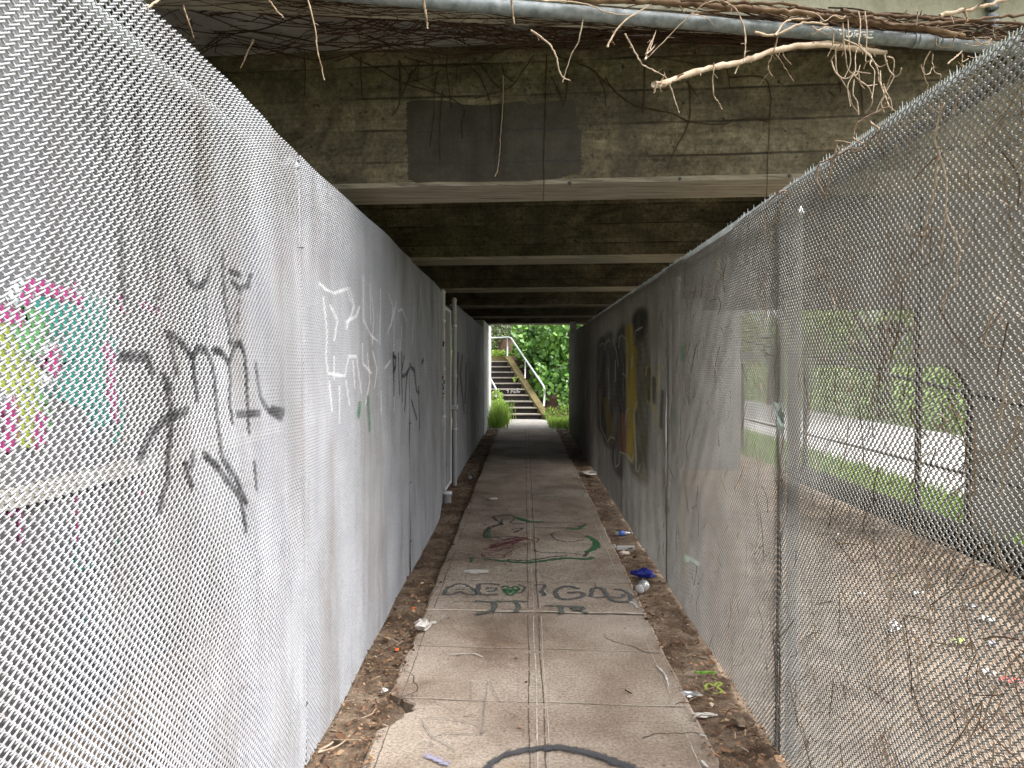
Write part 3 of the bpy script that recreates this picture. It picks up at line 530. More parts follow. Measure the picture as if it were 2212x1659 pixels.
def rail(parent, ys_, xf, zf, r, mat, name='top_rail', dx=0):
    MB().tube([(float(xf(y))+dx, y, float(zf(y))) for y in ys_], r, 10).build(name, mat, parent, True)
rail(fl, np.linspace(.3, 8.5, 14), xl, lambda y: ztl(y)-.075, .021, M_POST, 'top_rail', -.062)
tb = MB()
for y in (2.86, 2.90): MB().box(-.888, -.883, y-.006, y+.006, .02, 2.38).build('tension_bar', M_POST, fl)
for y_, f_, x_ in [(2.88, fl, -.888), (5.59, fl, -.889)]:
    for z in (.25, .7, 1.15, 1.6, 2.05):
        MB().tube(catmull([(x_+.012, y_-.03, z), (x_+.026, y_, z+.004), (x_+.012, y_+.03, z+.008), (x_-.03, y_+.02, z)], 4), .0025, 6).build('tie_wire', M_DARKSTEEL, f_, True)
wp = post(fl, -.957, 8.58, 2.425, .034, M_POST_W, 'end_post')
for z in (1.0, 1.55, 2.1):
    MB().lathe([(.039, z-.016), (.039, z+.016)], 14, (-.957, 8.58, 0)).build('clamp', M_POST_W, wp)
lt = MB()
def posttag(pts, wd):
    P = [on_y(p, 8.545) for p in A2(pts)]; ribbon(lt, P, wd, axis='y', off=.004, rag=.05)
for g_, mat_ in (([([(1425, 1045), (1405, 1060), (1405, 1110), (1430, 1115)], .02), ([(1400, 1480), (1425, 1430)], .02), ([(1410, 1500), (1420, 1470), (1415, 1560)], .02), ([(1405, 1080), (1425, 1080)], .012)], PM_WH), ([([(1405, 1130), (1425, 1140), (1410, 1170)], .02), ([(1405, 1280), (1410, 1210), (1430, 1250), (1405, 1275)], .02)], C_MAG), ([([(1435, 1170), (1438, 1210)], .025), ([(1415, 1390), (1415, 1310), (1440, 1310)], .022), ([(1415, 1345), (1432, 1345)], .016)], C_GREEN), ([([(1432, 780), (1425, 830)], .03)], PM_DK)):
    for p_, w_ in g_: lt = MB(); posttag(p_, w_); lt.build('painted_letter', mat_, wp)
MB().lathe([(.05, 0), (.05, .1), (.06, .1), (.06, .13), (.04, .135)], 14, (-.90, 8.5, 0)).build('drain_stub', M_POST_W, wp, True)
# ---- gate between the white posts
gt = empty('fence_gate', (-.95, 9.15, 0), 'narrow chain link gate between two white posts at the left', 'gate')
chain('chain_link', gt, 8.72, 9.58, lambda y, z=None: y*0-.965, lambda y: y*0+2.32, -1, Wd, Wd, .0024, 2, M_WIRE_L, (), 35, .006, .06)
g = MB(); g.tube([(-.972, 8.7, .06), (-.972, 8.7, 2.3)], .02, 10); g.tube([(-.972, 9.6, .06), (-.972, 9.6, 2.3)], .02, 10); g.tube([(-.972, 8.7, 2.28), (-.972, 9.6, 2.28)], .02, 10); g.tube([(-.972, 8.7, .08), (-.972, 9.6, .08)], .02, 10)
g.build('gate_frame', M_POST_W, gt, True)
for z in (2.05, .42):
    MB().box(-.985, -.93, 8.6, 8.72, z-.02, z+.02).build('hinge', M_DARKSTEEL, gt)
MB().box(-.97, -.88, 9.56, 9.72, 1.02, 1.07).build('latch', M_POST_W, gt)
# ---- far left fence
fl2 = empty('chain_link_fence', (-.94, 13.5, 0), 'dim grey chain link fence beyond the gate on the left', 'fence', 'chain link fences along the footpath')
SF = [([on_x(p, -.94) for p in A2(t)], .03, c, 5, a) for t, c, a in ([[(1580, 900), (1570, 1200), (1560, 1480)], BLK, .8], [[(1620, 930), (1600, 1100), (1640, 1500)], BLK, .8], [[(1660, 1000), (1650, 1400)], BLK, .7], [[(1680, 960), (1690, 1200), (1670, 1500)], (.12, .1, .03), .6], [[(1760, 1150), (1770, 1220)], WHT, .4])]
chain('chain_link', fl2, 9.75, 13.6, xl, ztl, -1, Wd, Wd, .0022, 2, M_WIRE_L, SF, 36, .01)
chain('chain_link', fl2, 13.6, 16.68, xl, ztl, -1, Wd, Wd, .0022, 2, M_WIRE_L, SF, 37, .01)
p2 = post(fl2, -.925, 9.7, 2.43, .03, M_POST_W, 'post')
for z in (2.1, 1.45, .75): MB().lathe([(.036, z-.015), (.036, z+.015)], 12, (-.925, 9.7, 0)).build('clamp', M_POST_W, p2)
post(fl2, -.98, 13.6, 2.36, .026); rail(fl2, (9.8, 13, 16.6), xl, lambda y: y*0+2.38, .02, M_POST, 'top_rail', -.03)
we = MB(); we.box(-1.15, -.925, 16.7, 20.2, -.1, 2.6); weo = we.build('wall_end', M_CONC_W); tag(weo, 'white concrete wall end catching daylight at the left of the tunnel exit', 'wall')
# ---- right fence
def xr(y, z=0.0): return 1.03+.022*(np.asarray(z)-1.1)*0+np.asarray(y)*0
def ztr(y): return np.interp(y, [0, 20], [2.285, 2.285])
fr = empty('chain_link_fence', (1.03, 6, 0), 'dull grey chain link fence with barbed top right of the path', 'fence', 'chain link fences along the footpath')
YB = [.8, 3.02, 5.39, 7.8, 10.2, 12.6, 15.0, 17.3]
SR = []
def sra(lst, r, c, k, amt=1.0):
    global SR; SR += [([on_x(p, 1.03) for p in A5(pts)], r, c, k, amt) for pts in lst]
sra([[(302, 380), (300, 700), (305, 1080)], [(360, 340), (355, 700), (350, 1190)], [(425, 440), (440, 700), (435, 1000), (445, 1430)], [(490, 300), (485, 560), (490, 900)]], .12, (.012, .012, .012), 5, .8)
sra([[(630, 190), (625, 500), (625, 900), (615, 1440)]], .13, (.05, .045, .018), 4.5, .95); sra([[(640, 150), (635, 240)]], .10, (.008, .008, .008), 4)
sra([[(345, 880), (370, 1050), (380, 1180)]], .07, (.14, .10, .02), 5, .8); sra([[(510, 1060), (500, 1250)]], .1, (.14, .05, .02), 4.5, .9)
sra([[(548, 250), (548, 500), (550, 900), (562, 1100), (556, 1340)]], .07, YEL, 3.6)
sra([[(590, 430), (575, 700), (590, 900)]], .05, (.26, .2, .02), 4.2, .8)
sra([[(290, 390), (310, 360), (335, 365), (335, 420)], [(290, 760), (295, 1090), (340, 1190), (355, 1230), (385, 1180), (420, 1195)], [(345, 360), (365, 325), (380, 350)], [(370, 580), (370, 850)], [(395, 310), (430, 420), (450, 560)], [(425, 510), (425, 700)], [(455, 400), (460, 310), (490, 285), (520, 320), (525, 450)], [(420, 1300), (430, 1450), (460, 1420), (470, 1310), (530, 1340), (565, 1400), (580, 1340)], [(525, 480), (520, 660), (490, 625)], [(515, 1050), (515, 960), (535, 930)], [(595, 330), (600, 250), (640, 230), (665, 215)], [(600, 880), (585, 1000), (600, 1470), (620, 1490), (635, 1420)], [(572, 470), (570, 560)]], .008, (.34, .35, .33), 3.4, .8)
sra([[(690, 640), (698, 570), (712, 580), (705, 740), (700, 870)], [(740, 570), (750, 600), (745, 700), (720, 880), (745, 955)], [(775, 655), (790, 700), (770, 900), (785, 1090)], [(800, 555), (822, 620), (805, 700)], [(832, 760), (845, 800), (840, 960), (825, 1130)]], .013, (.3, .24, .03), 2.4, .9)
sra([[(720, 600), (710, 840)], [(760, 680), (760, 860)], [(835, 800), (830, 1080)]], .03, BLK, 3, .85)
sra([[(1015, 400), (1015, 480)], [(950, 980), (950, 1040)]], .04, GRN, 2, .5)
SR += [([on_x(p, 1.03) for p in A6(t)], .007, (.3, .27, .06), 1.5, .6) for t in ([(735, 0), (740, 180), (755, 320), (770, 450), (785, 530)],)]
SR += [([on_x(p, 1.03) for p in A6(t)], .014, (.4, .5, .45), 1.2, .6) for t in ([(770, 380), (880, 440)], [(770, 405), (800, 415)])]
for i in range(7):
    lod = (0, 1, 1, 2, 2, 2, 2)[i]
    chain('chain_link', fr, YB[i]+.002, YB[i+1]-.002, xr, ztr, 1, Wd, Wd*.97, .0018 if i < 3 else .0020, lod, M_WIRE_R, SR, 40+i, .018 if i < 3 else .006)
for i, y in enumerate(YB): post(fr, 1.03+.062, y, 2.2, .026 if i == 1 else .03, M_POST)
MB().tube([(1.095, y, 1.165) for y in (.3, 3.0)], .036, 10).build('mid_rail', simple('shaded_rail_black', (.012, .012, .011), (.03, .028, .025), 20, 1.0, 0, .1, 0), fr, True)  # the rail's shade is put into its near-black colour
rail(fr, (.3, 5, 10, 17.3), lambda y: 1.082, lambda y: 2.245, .021, M_DARKSTEEL)
br = MB(); y = .9; i = 0
while y < 12:                                        # twisted, barbed selvage along the top
    L = .016+.012*rnd.random(); lean = rnd.uniform(-.010, .010)
    big = rnd.random() < .2
    br.tube([(1.03, y-.004, 2.272), (1.03+.002, y, 2.29), (1.031+lean*.4, y+.004+lean, 2.292+(L if big else .003))], [.0021, .0021, .0006], 4)
    br.tube([(1.03, y+.006, 2.272), (1.028, y+.001, 2.288), (1.027, y-.007, 2.300)], [.0021, .002, .001], 4)
    y += Wd/2*(1 if y < 7 else 1.5); i += 1
br.build('barbed_selvage', M_POST, fr)
tb = MB()
for yy in (3.0, 3.04, 5.37, 5.41): MB().box(1.036, 1.042, yy-.007, yy+.007, .02, 2.26).build('tension_bar', M_DARKSTEEL, fr)

ep = MB(); ep.box(1.06, 1.2, 17.35, 17.6, -.1, 2.6); tag(ep.build('exit_post', M_CONC), 'grey concrete post at the right side of the tunnel exit', 'post')

# ------------------------------------------------------------------ stairs and railing beyond the tunnel
PM_SPRAY = paint_mat('white_spray', (.7, .7, .7), None, .1, 20)
st = empty('concrete_stairs', (-.5, 21.3, 0), 'concrete stairs with dark risers climbing away beyond the tunnel', 'stairs')
RISE, TREAD, Y0 = .171, .29, 21.3
xr_s = lambda k: .475-.1155*k
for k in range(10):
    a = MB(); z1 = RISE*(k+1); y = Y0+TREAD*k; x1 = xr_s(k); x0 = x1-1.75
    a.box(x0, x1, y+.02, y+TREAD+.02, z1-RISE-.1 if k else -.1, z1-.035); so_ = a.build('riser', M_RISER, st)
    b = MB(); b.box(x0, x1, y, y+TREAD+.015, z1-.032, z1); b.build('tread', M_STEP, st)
    if k == 4:
        P = lambda pts: [on_y(p, y+.018) for p in zc(1900, 1400, 5.53)(pts)]
        for t in ([(610, 830), (630, 790), (640, 830), (620, 820)], [(640, 880), (650, 820)], [(705, 890), (725, 790)], [(740, 800), (770, 800), (745, 840), (790, 880)], [(790, 800), (800, 880)], [(840, 880), (840, 800), (870, 790), (850, 840)], [(860, 840), (880, 870), (905, 840)], [(440, 880), (440, 780)]):
            rb = MB(); ribbon(rb, P(t), .016, axis='y', off=.004, rag=.05); rb.build('white_scrawl', PM_SPRAY, so_)
ck = MB(); xt = lambda t: .475-.1155*t+.005
def ckz(t): return RISE*(t+1)+.02
for t0, t1 in ((-.6, 4.6), (4.6, 9.8)):
    b_ = [(xt(t0), Y0+TREAD*t0, -.15), (xt(t0)+.2, Y0+TREAD*t0, -.15), (xt(t1)+.2, Y0+TREAD*t1, -.15), (xt(t1), Y0+TREAD*t1, -.15)]
    ck.hexa(b_, [(x, y, ckz((y-Y0)/TREAD)) for x, y, _ in b_])
ck.build('cheek_wall', M_MOSS, st)
b = MB(); b.box(-2.9, xt(9.8), Y0+TREAD*10, Y0+TREAD*10+2.2, -.1, RISE*10+.14); b.build('landing', M_MOSS, st)
hr = empty('handrail', (.4, 21.6, 0), 'pale steel handrail rising along the right side of the stairs', 'handrail')
q = zc(1900, 1400, 5.53)
Ya, Yb_ = Y0+.15, Y0+TREAD*9.4
pA = on_y(Z6([(1235, 1130)])[0], Ya); pB = on_y(Z6([(1242, 985)])[0], Ya); pB2 = on_y(Z6([(1232, 955)])[0], Ya+.05); pC = on_y(Z6([(948, 535)])[0], Yb_); pC2 = on_y(Z6([(925, 528)])[0], Yb_+.1); pD = on_y(Z6([(640, 540)])[0], Yb_+.2)
MB().tube([pA, pB], .026, 10).build('post', M_POST_W, hr, True)
MB().tube([pB, pB2, pC, pC2, pD], .026, 10).build('rail', M_POST, hr, True)
for ub, ut, yy in ((((915, 690)), ((915, 535)), Yb_+.02), (((1070, 885)), ((1072, 735)), Y0+TREAD*4.8)):
    MB().tube([on_y(Z6([ub])[0], yy), on_y(Z6([ut])[0], yy)], .02, 8).build('post', M_POST_W, hr, True)
h2 = empty('handrail', (-.9, 21.6, 0), 'bent end of the left handrail showing past the wall end', 'handrail')
MB().tube(catmull([on_y(p, Y0+d) for p, d in zip(q([(375, 960), (375, 830), (365, 770), (275, 600), (120, 330)]), (.1, .1, .16, .5, 1.2))], 4), .026, 10).build('rail', M_POST, h2, True)

# ------------------------------------------------------------------ leaves
def leaf_cloud(name, centers, size, mat, tint, parent=None, droop=.3, asp=.75, heart=False, face=None):
    n = len(centers); c = np.asarray(centers)
    d = rng.standard_normal((n, 3)); d[:, 2] -= droop*1.5; d /= np.linalg.norm(d, axis=1)[:, None]
    nr = rng.standard_normal((n, 3))
    if face is not None: nr = nr*.55+np.array(face)
    sd_ = np.cross(d, nr); sd_ /= np.linalg.norm(sd_, axis=1)[:, None]+1e-9; up = np.cross(sd_, d)
    L = size*rng.uniform(.6, 1.3, n)[:, None]; Wd_ = L*asp/2
    if heart:
        v = np.stack([c, c+d*L*.1+sd_*Wd_*.8+up*L*.06, c+d*L*.45+sd_*Wd_+up*L*.05, c+d*L, c+d*L*.45-sd_*Wd_+up*L*.05, c+d*L*.1-sd_*Wd_*.8+up*L*.06], 1).reshape(-1, 3)
        b_ = (np.arange(n)*6)[:, None]; Q = np.concatenate([b_+[0, 1, 2, 3], b_+[0, 3, 4, 5]]); rep = 6
    else:
        v = np.stack([c, c+d*L*.45+sd_*Wd_+up*L*.08, c+d*L, c+d*L*.45-sd_*Wd_+up*L*.08], 1).reshape(-1, 3)
        b_ = (np.arange(n)*4)[:, None]; Q = b_+[0, 1, 2, 3]; rep = 4
    return raw_mesh(name, v, Q, mat, parent, tint=np.repeat(tint, rep), smooth=False)
def blobs(bl, n):
    out = []; tot = sum(b[3]*b[4]*b[5] for b in bl)
    for x, y, z, a, b, c in bl:
        k = max(8, int(n*a*b*c/tot)); p = rng.standard_normal((k, 3)); p /= np.linalg.norm(p, axis=1)[:, None]
        p *= rng.uniform(.45, 1.0, k)[:, None]**.5; out.append(p*[a, b, c]+[x, y, z])
    return np.concatenate(out)
# hillside behind the stairs
def hill(X, Y):
    t = np.clip((Y-21.3)/5.5, 0, 1); r = np.clip((X-.15+.4*(Y-21.3))/1.2, 0, 1); h = np.clip((Y-24.2)/1.0, 0, 1)*1.86
    return np.maximum(h, t*2.6*r)+.05*wnoise(X, Y, 12, 3)-.06
sheet('bank', -9, 4.7, 20.9, 40, 90, 90, lambda X, Y: np.where((X < xr_s((Y-21.3)/.29)+.1) & (X > -3.2) & (Y < 24.3), -.09, hill(X, Y)), M_BANK)
iv = empty('ivy_bush', (1.6, 23.4, 0), 'glossy broad leaved ivy thicket on the bank right of the stairs', 'bush')
bl = [(rnd.uniform(.75, 3.2), rnd.uniform(22.7, 24.2), z, .55, .45, .5) for z in np.linspace(.9, 2.9, 32)]
bl += [(.62+rnd.uniform(0, 1.2)-.4*(y-21.6), y, .25+.62*(y-21.6)+rnd.uniform(.1, .7), .35, .35, .35) for y in np.linspace(22.0, 24.6, 22)]
bl += [(rnd.uniform(.1, 1.4)-(z-1.9)*.12, rnd.uniform(24.4, 25.3), z, .5, .45, .5) for z in np.linspace(1.9, 3.0, 22)]
c = blobs(bl, 10500); keep = c[:, 0] > .475-.1155*(c[:, 1]-21.3)/.29+.32; c = c[keep]; cl = .5+.35*wnoise(c[:, 0]*1.2+c[:, 1], c[:, 2], 15, 4)
leaf_cloud('foliage', c, .15, M_LEAF, np.clip(cl+rng.normal(0, .2, len(c)), 0, 1), iv, .8, .85, True, (0, -1, .6))
for i in range(14):
    x = rnd.uniform(.9, 2.8); sm = MB().tube(catmull([(x, 23.2, .5), (x+rnd.uniform(-.3, .3), 23.3, 1.6), (x+rnd.uniform(-.5, .5), 23.5, 3.2)], 5), .012, 5, .2); sm.build('stem', M_BARK, iv)
hd = empty('clipped_hedge', (-1.5, 27.5, 1.8), 'dull green small leaved hedge at the top of the stairs', 'hedge')
c = blobs([(x, 27.2+rnd.uniform(-.3, .3), z, .7, .5, .7) for x in np.arange(-4.5, 2.2, .6) for z in (1.9, 2.4, 2.9)], 19000)
leaf_cloud('foliage', c, .105, M_HEDGE, np.clip(.5+.3*wnoise(c[:, 0], c[:, 2], 4, 5)+rng.normal(0, .2, len(c)), 0, 1), hd, .3, .6, False, (0, -1, .5))
[MB().tube([(x, 27.6, 1.4), (x+.1, 27.5, 3.1)], .03, 5, .1).build('stem', M_BARK, hd) for x in np.arange(-4, 2, .8)]
def blades(name, xy, h, w_, mat, kind='stuff', zf=None, arch=.5):
    n = len(xy); a = rng.uniform(0, 6.28, n); hh = h*rng.uniform(.5, 1.2, n); ln = rng.uniform(.1, arch, n)*hh
    b0 = np.column_stack([xy, np.zeros(n) if zf is None else zf]); dr = np.column_stack([np.cos(a), np.sin(a), a*0]); sd_ = np.column_stack([-np.sin(a), np.cos(a), a*0])*w_
    m1 = b0+dr*(ln*.3)[:, None]+np.column_stack([a*0, a*0, hh*.6]); tp = b0+dr*ln[:, None]+np.column_stack([a*0, a*0, hh])
    v = np.stack([b0-sd_, b0+sd_, m1+sd_*.8, m1-sd_*.8, tp+sd_*.1, tp-sd_*.1], 1).reshape(-1, 3); k = (np.arange(n)*6)[:, None]
    o = raw_mesh(name, v, np.concatenate([k+[0, 1, 2, 3], k+[3, 2, 4, 5]]), mat, tint=np.repeat(np.clip(rng.normal(.55, .22, n), 0, 1), 6), smooth=False)
    return tag(o, kind=kind) if kind else o
g1 = np.column_stack([rng.normal(-.72, .13, 900), rng.uniform(18.2, 21.4, 900)]); g1 = g1[g1[:, 0] > -.95]
o = blades('tall_grass', g1, .55, .008, M_GRASS, None, arch=.7); tag(o, 'bright tall grass tuft at the left foot of the stairs', 'grass', kind='stuff')
g2 = np.column_stack([rng.uniform(.6, 1.9, 3400), rng.uniform(18.0, 21.0, 3400)]); g2 = g2[g2[:, 0] > .62+.12*np.sin(g2[:, 1]*5)+.05*rng.standard_normal(len(g2))]
o = blades('short_grass', g2, .16, .006, M_GRASS, None); tag(o, 'bright short grass beside the path at the right of the tunnel exit', 'grass', kind='stuff')
# leafy weed mixed in the left tuft, fern at the cheek wall, plant growing from a step
c = blobs([(-.72, 20.6, .35, .22, .5, .35), (-.68, 19.4, .25, .16, .5, .25), (-.8, 21.2, .55, .2, .3, .4)], 900)
o = leaf_cloud('leafy_weed', c, .075, M_GRASS, np.clip(rng.normal(.7, .2, len(c)), 0, 1), None, .1, .55); tag(o, 'bright leafy weed crowding the left foot of the stairs', 'weed')
c = blobs([(.78, 21.2, .2, .22, .2, .14), (1.15, 21.4, .3, .16, .2, .14), (1.5, 21.6, .35, .2, .2, .12)], 500)
o = leaf_cloud('fern', c, .10, M_GRASS, np.clip(rng.normal(.4, .2, len(c)), 0, 1), None, -.1, .3); tag(o, 'small fern beside the lower end of the stair kerb', 'fern')
pz = on_y(q([(800, 560)])[0], Y0+TREAD*6.0-.02)
c = pz+rng.standard_normal((14, 3))*[.035, .015, .035]; o = leaf_cloud('step_weed', c, .12, M_GRASS, np.full(14, .9), None, .9, .6); tag(o, 'small pale weed growing from a step near the right kerb', 'weed')
c = blobs([(x, 25.0, 1.95, .3, .3, .12) for x in np.arange(-2.6, -.4, .3)], 900)
o = leaf_cloud('landing_weed', c, .11, M_GRASS, np.clip(rng.normal(.75, .2, len(c)), 0, 1), None, -.3, .5); tag(o, 'bright green weeds along the top landing of the stairs', 'weed')

# ------------------------------------------------------------------ outside, seen through the right fence
xy = np.column_stack([rng.uniform(3.85, 5.2, 14000), rng.uniform(3.5, 22, 14000)])
o = blades('verge_grass', xy, .16, .008, M_GRASS, None, zf=np.full(len(xy), -.03)); tag(o, 'long green grass on the verge behind the right fence', 'grass', kind='stuff')
f2 = empty('verge_fence', (3.95, 9, 0), 'dark metal fence of posts and rails on the grass behind the right fence', 'fence')
for y in (4.6, 7.5, 10.5, 13.5): post(f2, 3.95, y, 1.62, .03, M_DARKSTEEL)
l0 = on_x(Z7([(1040, 540)])[0], 3.95); l1 = on_x(Z7([(1900, 740)])[0], 3.95); dl = (l1-l0)/(l1[1]-l0[1])
MB().tube([l0+dl*(y-l0[1]) for y in (4.6, 13.5)], .02, 8).build('rail', M_DARKSTEEL, f2, True)
MB().tube([(3.95, 4.6, .62), (3.95, 13.5, .62)], .016, 8).build('rail', M_DARKSTEEL, f2, True)
def tree(x, y, h, cr, n, label, seed, mat=M_TREE, name='verge_tree'):
    r_ = random.Random(seed); t = empty(name, (x, y, 0), label, 'tree', 'trees beyond the road')
    bl = []; tk = MB(); top = (x+r_.uniform(-.3, .3), y, h*.62)
    tk.tube(catmull([(x, y, -.1), (x+r_.uniform(-.1, .1), y, h*.3), top], 5), np.linspace(.2, .09, 11), 10, .25)
    for i in range(9):
        a = r_.uniform(0, 6.28); e = r_.uniform(.45, 1.0)*cr; zt = h*r_.uniform(.42, .95); b0 = (x, y, h*r_.uniform(.25, .5))
        tip = (x+e*math.cos(a), y+e*math.sin(a), zt)
        tk.tube(catmull([b0, ((b0[0]+tip[0])/2, (b0[1]+tip[1])/2, (b0[2]+zt)/2+.1), tip], 4), np.linspace(.07, .02, 9), 6, .25)
        for _ in range(3): bl.append((tip[0]+r_.uniform(-.5, .5), tip[1]+r_.uniform(-.5, .5), tip[2]+r_.uniform(-.5, .3), .55*cr*.6, .55*cr*.6, .4*cr*.6))
    tk.build('trunk', M_BARK, t, True); c = blobs(bl, n)
    leaf_cloud('crown', c, .17, mat, np.clip(.5+.3*wnoise(c[:, 0], c[:, 2], seed, 2.5)+rng.normal(0, .2, len(c)), 0, 1), t, .4, .6)
tree(10.6, 22, 4.6, 2.3, 3600, 'round pale green tree across the road, nearest the near pier', 3)
tree(9.6, 29, 5.5, 2.6, 3600, 'taller green tree across the road beside the pier wall', 5)
tree(13.5, 18, 3.6, 1.9, 2600, 'low bushy tree across the road, farthest right through the fence', 9)
tree(7.6, 38, 6.5, 3.0, 3000, 'distant green tree at the far end of the road', 14)
tree(16, 28, 6, 2.8, 3000, 'broad yellow green tree far down the road to the right', 17)
tree(12.0, 25.5, 5.0, 2.7, 3600, 'leafy tree across the road between the two tallest trees', 23)
tree(9.0, 46, 7.0, 3.4, 3000, 'farthest hazy green tree closing the view up the road', 29)
tree(14.5, 22.5, 5.5, 2.5, 3000, 'round bright tree behind the low bushy tree', 31)
hd2 = empty('roadside_hedge', (10.4, 18, 0), 'rough green hedge along the far side of the road', 'hedge')
c = blobs([(10.4+rnd.uniform(-.2, .3), y, rnd.uniform(.3, .7), .5, .7, .5) for y in np.arange(9, 40, .7)]+[(10.8+rnd.uniform(-.2, .4), y, rnd.uniform(1.0, 1.6), .6, .7, .55) for y in np.arange(9, 40, .8)], 15000)
leaf_cloud('foliage', c, .12, M_TREE, np.clip(.45+.3*wnoise(c[:, 1], c[:, 2], 4, 2)+rng.normal(0, .2, len(c)), 0, 1), hd2, .3, .55)
[MB().tube([(10.4, y, -.05), (10.45, y+.1, .7)], .02, 5, .2).build('stem', M_BARK, hd2) for y in np.arange(9, 40, 2.4)]
# ------------------------------------------------------------------ conduit under the deck edge
pipe = empty('conduit_pipe', (.7, 3.57, EYE+1.66), 'grey galvanised conduit pipe running under the bridge edge', 'pipe')
pa = on_y(Z5([(300, 105)])[0], 3.56); pb_ = on_y(Z5([(1800, 228)])[0], 3.80); dpp = (pb_-pa)/(pb_[0]-pa[0])
def onpipe(x): return pa+dpp*(x-pa[0])
MB().tube([onpipe(x) for x in np.linspace(-2.5, 4.5, 12)], .0335, 20).build('tube', M_PIPE, pipe, True)
for x in (1.94, 2.06):
    MB().tube([onpipe(x-.012), onpipe(x+.012)], .0362, 20).build('coupling_band', M_PIPE, pipe, True)
MB().tube([onpipe(2.0-.055), onpipe(2.0+.055)], .0352, 20).build('coupling', M_PIPE, pipe, True)
e0 = onpipe(2.33); MB().tube(catmull([e0+[-.02, 0, 0], e0+[.03, .02, .02], e0+[.05, .03, .14], e0+[.05, .03, .3]], 5), .030, 14).build('riser_pipe', M_PIPE, pipe, True)
ltr = MB()
for t in ([(432, 235), (452, 175), (430, 170)], [(440, 170), (485, 168)], [(442, 205), (478, 200)], [(500, 215), (515, 190), (545, 185), (560, 210), (545, 228), (515, 230), (500, 215)], [(575, 240), (585, 180), (620, 180), (625, 205), (590, 212), (625, 240)], [(690, 190), (650, 188), (638, 215), (655, 238), (690, 235), (690, 215), (668, 215)], [(765, 185), (715, 190), (712, 240), (770, 238)], [(712, 212), (750, 212)]):
    P = []
    for p in A3(t):
        d = ray(*p); o_ = onpipe(1.45); u_ = dpp/np.linalg.norm(dpp)
        # point of the conduit's surface under this ray
        tt = 3.3
        for _ in range(60):
            pt = d*(tt/d[1])+[0, 0, EYE]; rel = pt-o_; rel = rel-u_*(rel@u_)
            if np.linalg.norm(rel) <= .0352: break
            tt += .008
        P.append(pt)
    ltr.tube(catmull(P, 3), .0042, 5)
ltr.build('lettering', simple('white_marker', (.75, .75, .74), (.85, .85, .84), 20, .6, 0, 0), pipe)
gk = MB()
for t in ([(1175, 20), (1180, 10)], [(1210, 14), (1205, 4)], [(1240, 22), (1235, 5)]): gk.tube([on_y(p, 3.42) for p in Z4(t)], .004, 5)
gk.build('teal_fleck', simple('teal_marker', (.05, .45, .38), None, 20, .6, 0, 0), pipe)

# ------------------------------------------------------------------ dead vines
def vine(name, label, cat, paths, r0, r1, tint, group=None, n=6, k=6, wob=.0):
    mb = MB()
    for i, P in enumerate(paths):
        P = catmull(P, k); m = len(P); P = P+wob*rng.standard_normal(P.shape)
        a, b = (r0, r1) if np.isscalar(r0) else (r0[i], r1[i])
        mb.tube(P, np.linspace(a, b, m)*(1+.12*rng.standard_normal(m)), n, np.clip(tint+.09*rng.standard_normal(m), 0, 1).repeat(n))
        if cat in ('twig', 'vine', 'branch') and name not in ('climbing_vine', 'curly_vine', 'draped_vine', 'wall_vine', 'dry_tendril'):
            L_ = np.linalg.norm(np.diff(P, axis=0), axis=1).sum()
            for _ in range(int(L_/.07)):
                j = rng.integers(1, m-1); q0 = P[j]; d = rng.standard_normal(3)*[1, .5, 1]; d /= np.linalg.norm(d); l_ = rng.uniform(.008, .035)*(1.6 if a > .008 else 1); rr = (a+(b-a)*j/m)*.45
                mb.tube([q0, q0+d*l_*.5, q0+d*l_+[0, 0, -.2*l_]], [rr, rr*.7, rr*.35], 4, np.clip(tint+.25*rng.standard_normal(), 0, 1))
    return tag(mb.build(name, M_BARK, None, True), label, cat, group)
def at(conv, pts, y, y2=None):
    m = len(pts); return [on_y(p, y+((y2 if y2 is not None else y)-y)*i/max(1, m-1)) for i, p in enumerate(conv(pts))]
# thick stems lying above the conduit
stems = [([(-200, -8), (100, 2), (300, 10), (520, 25), (760, 48), (1000, 68), (1250, 95), (1450, 130), (1700, 150), (1900, 190)], 3.42, 3.68, .017, .012, .5, 'thickest tan vine stem lying along the top of the conduit'),
         ([(400, 0), (700, 12), (950, 20), (1150, 60), (1350, 85), (1550, 135), (1750, 120), (2000, 100), (2250, 70)], 3.44, 3.7, .008, .007, .36, 'thin brown vine stem crossing above the conduit to the right'),
         ([(1250, 60), (1450, 75), (1700, 95), (1950, 110), (2250, 130)], 3.55, 3.75, .009, .008, .28, 'dark vine stem under the parapet at top right'),
         ([(1300, 110), (1500, 120), (1640, 150), (1850, 200), (2150, 195)], 3.6, 3.78, .007, .006, .25, 'dark vine stem hugging the top of the conduit at right'),
         ([(1770, 75), (1900, 55), (2050, 20), (2200, -30)], 3.4, 3.45, .010, .008, .95, 'pale bare stem rising across the parapet corner')]
for pts, ya, yb2, r0, r1, t, lab in stems: vine('vine_stem', lab, 'vine', [at(Z5, pts, ya, yb2)], r0, r1, t, 'dead vine stems along the bridge edge', 8, 8, .003)
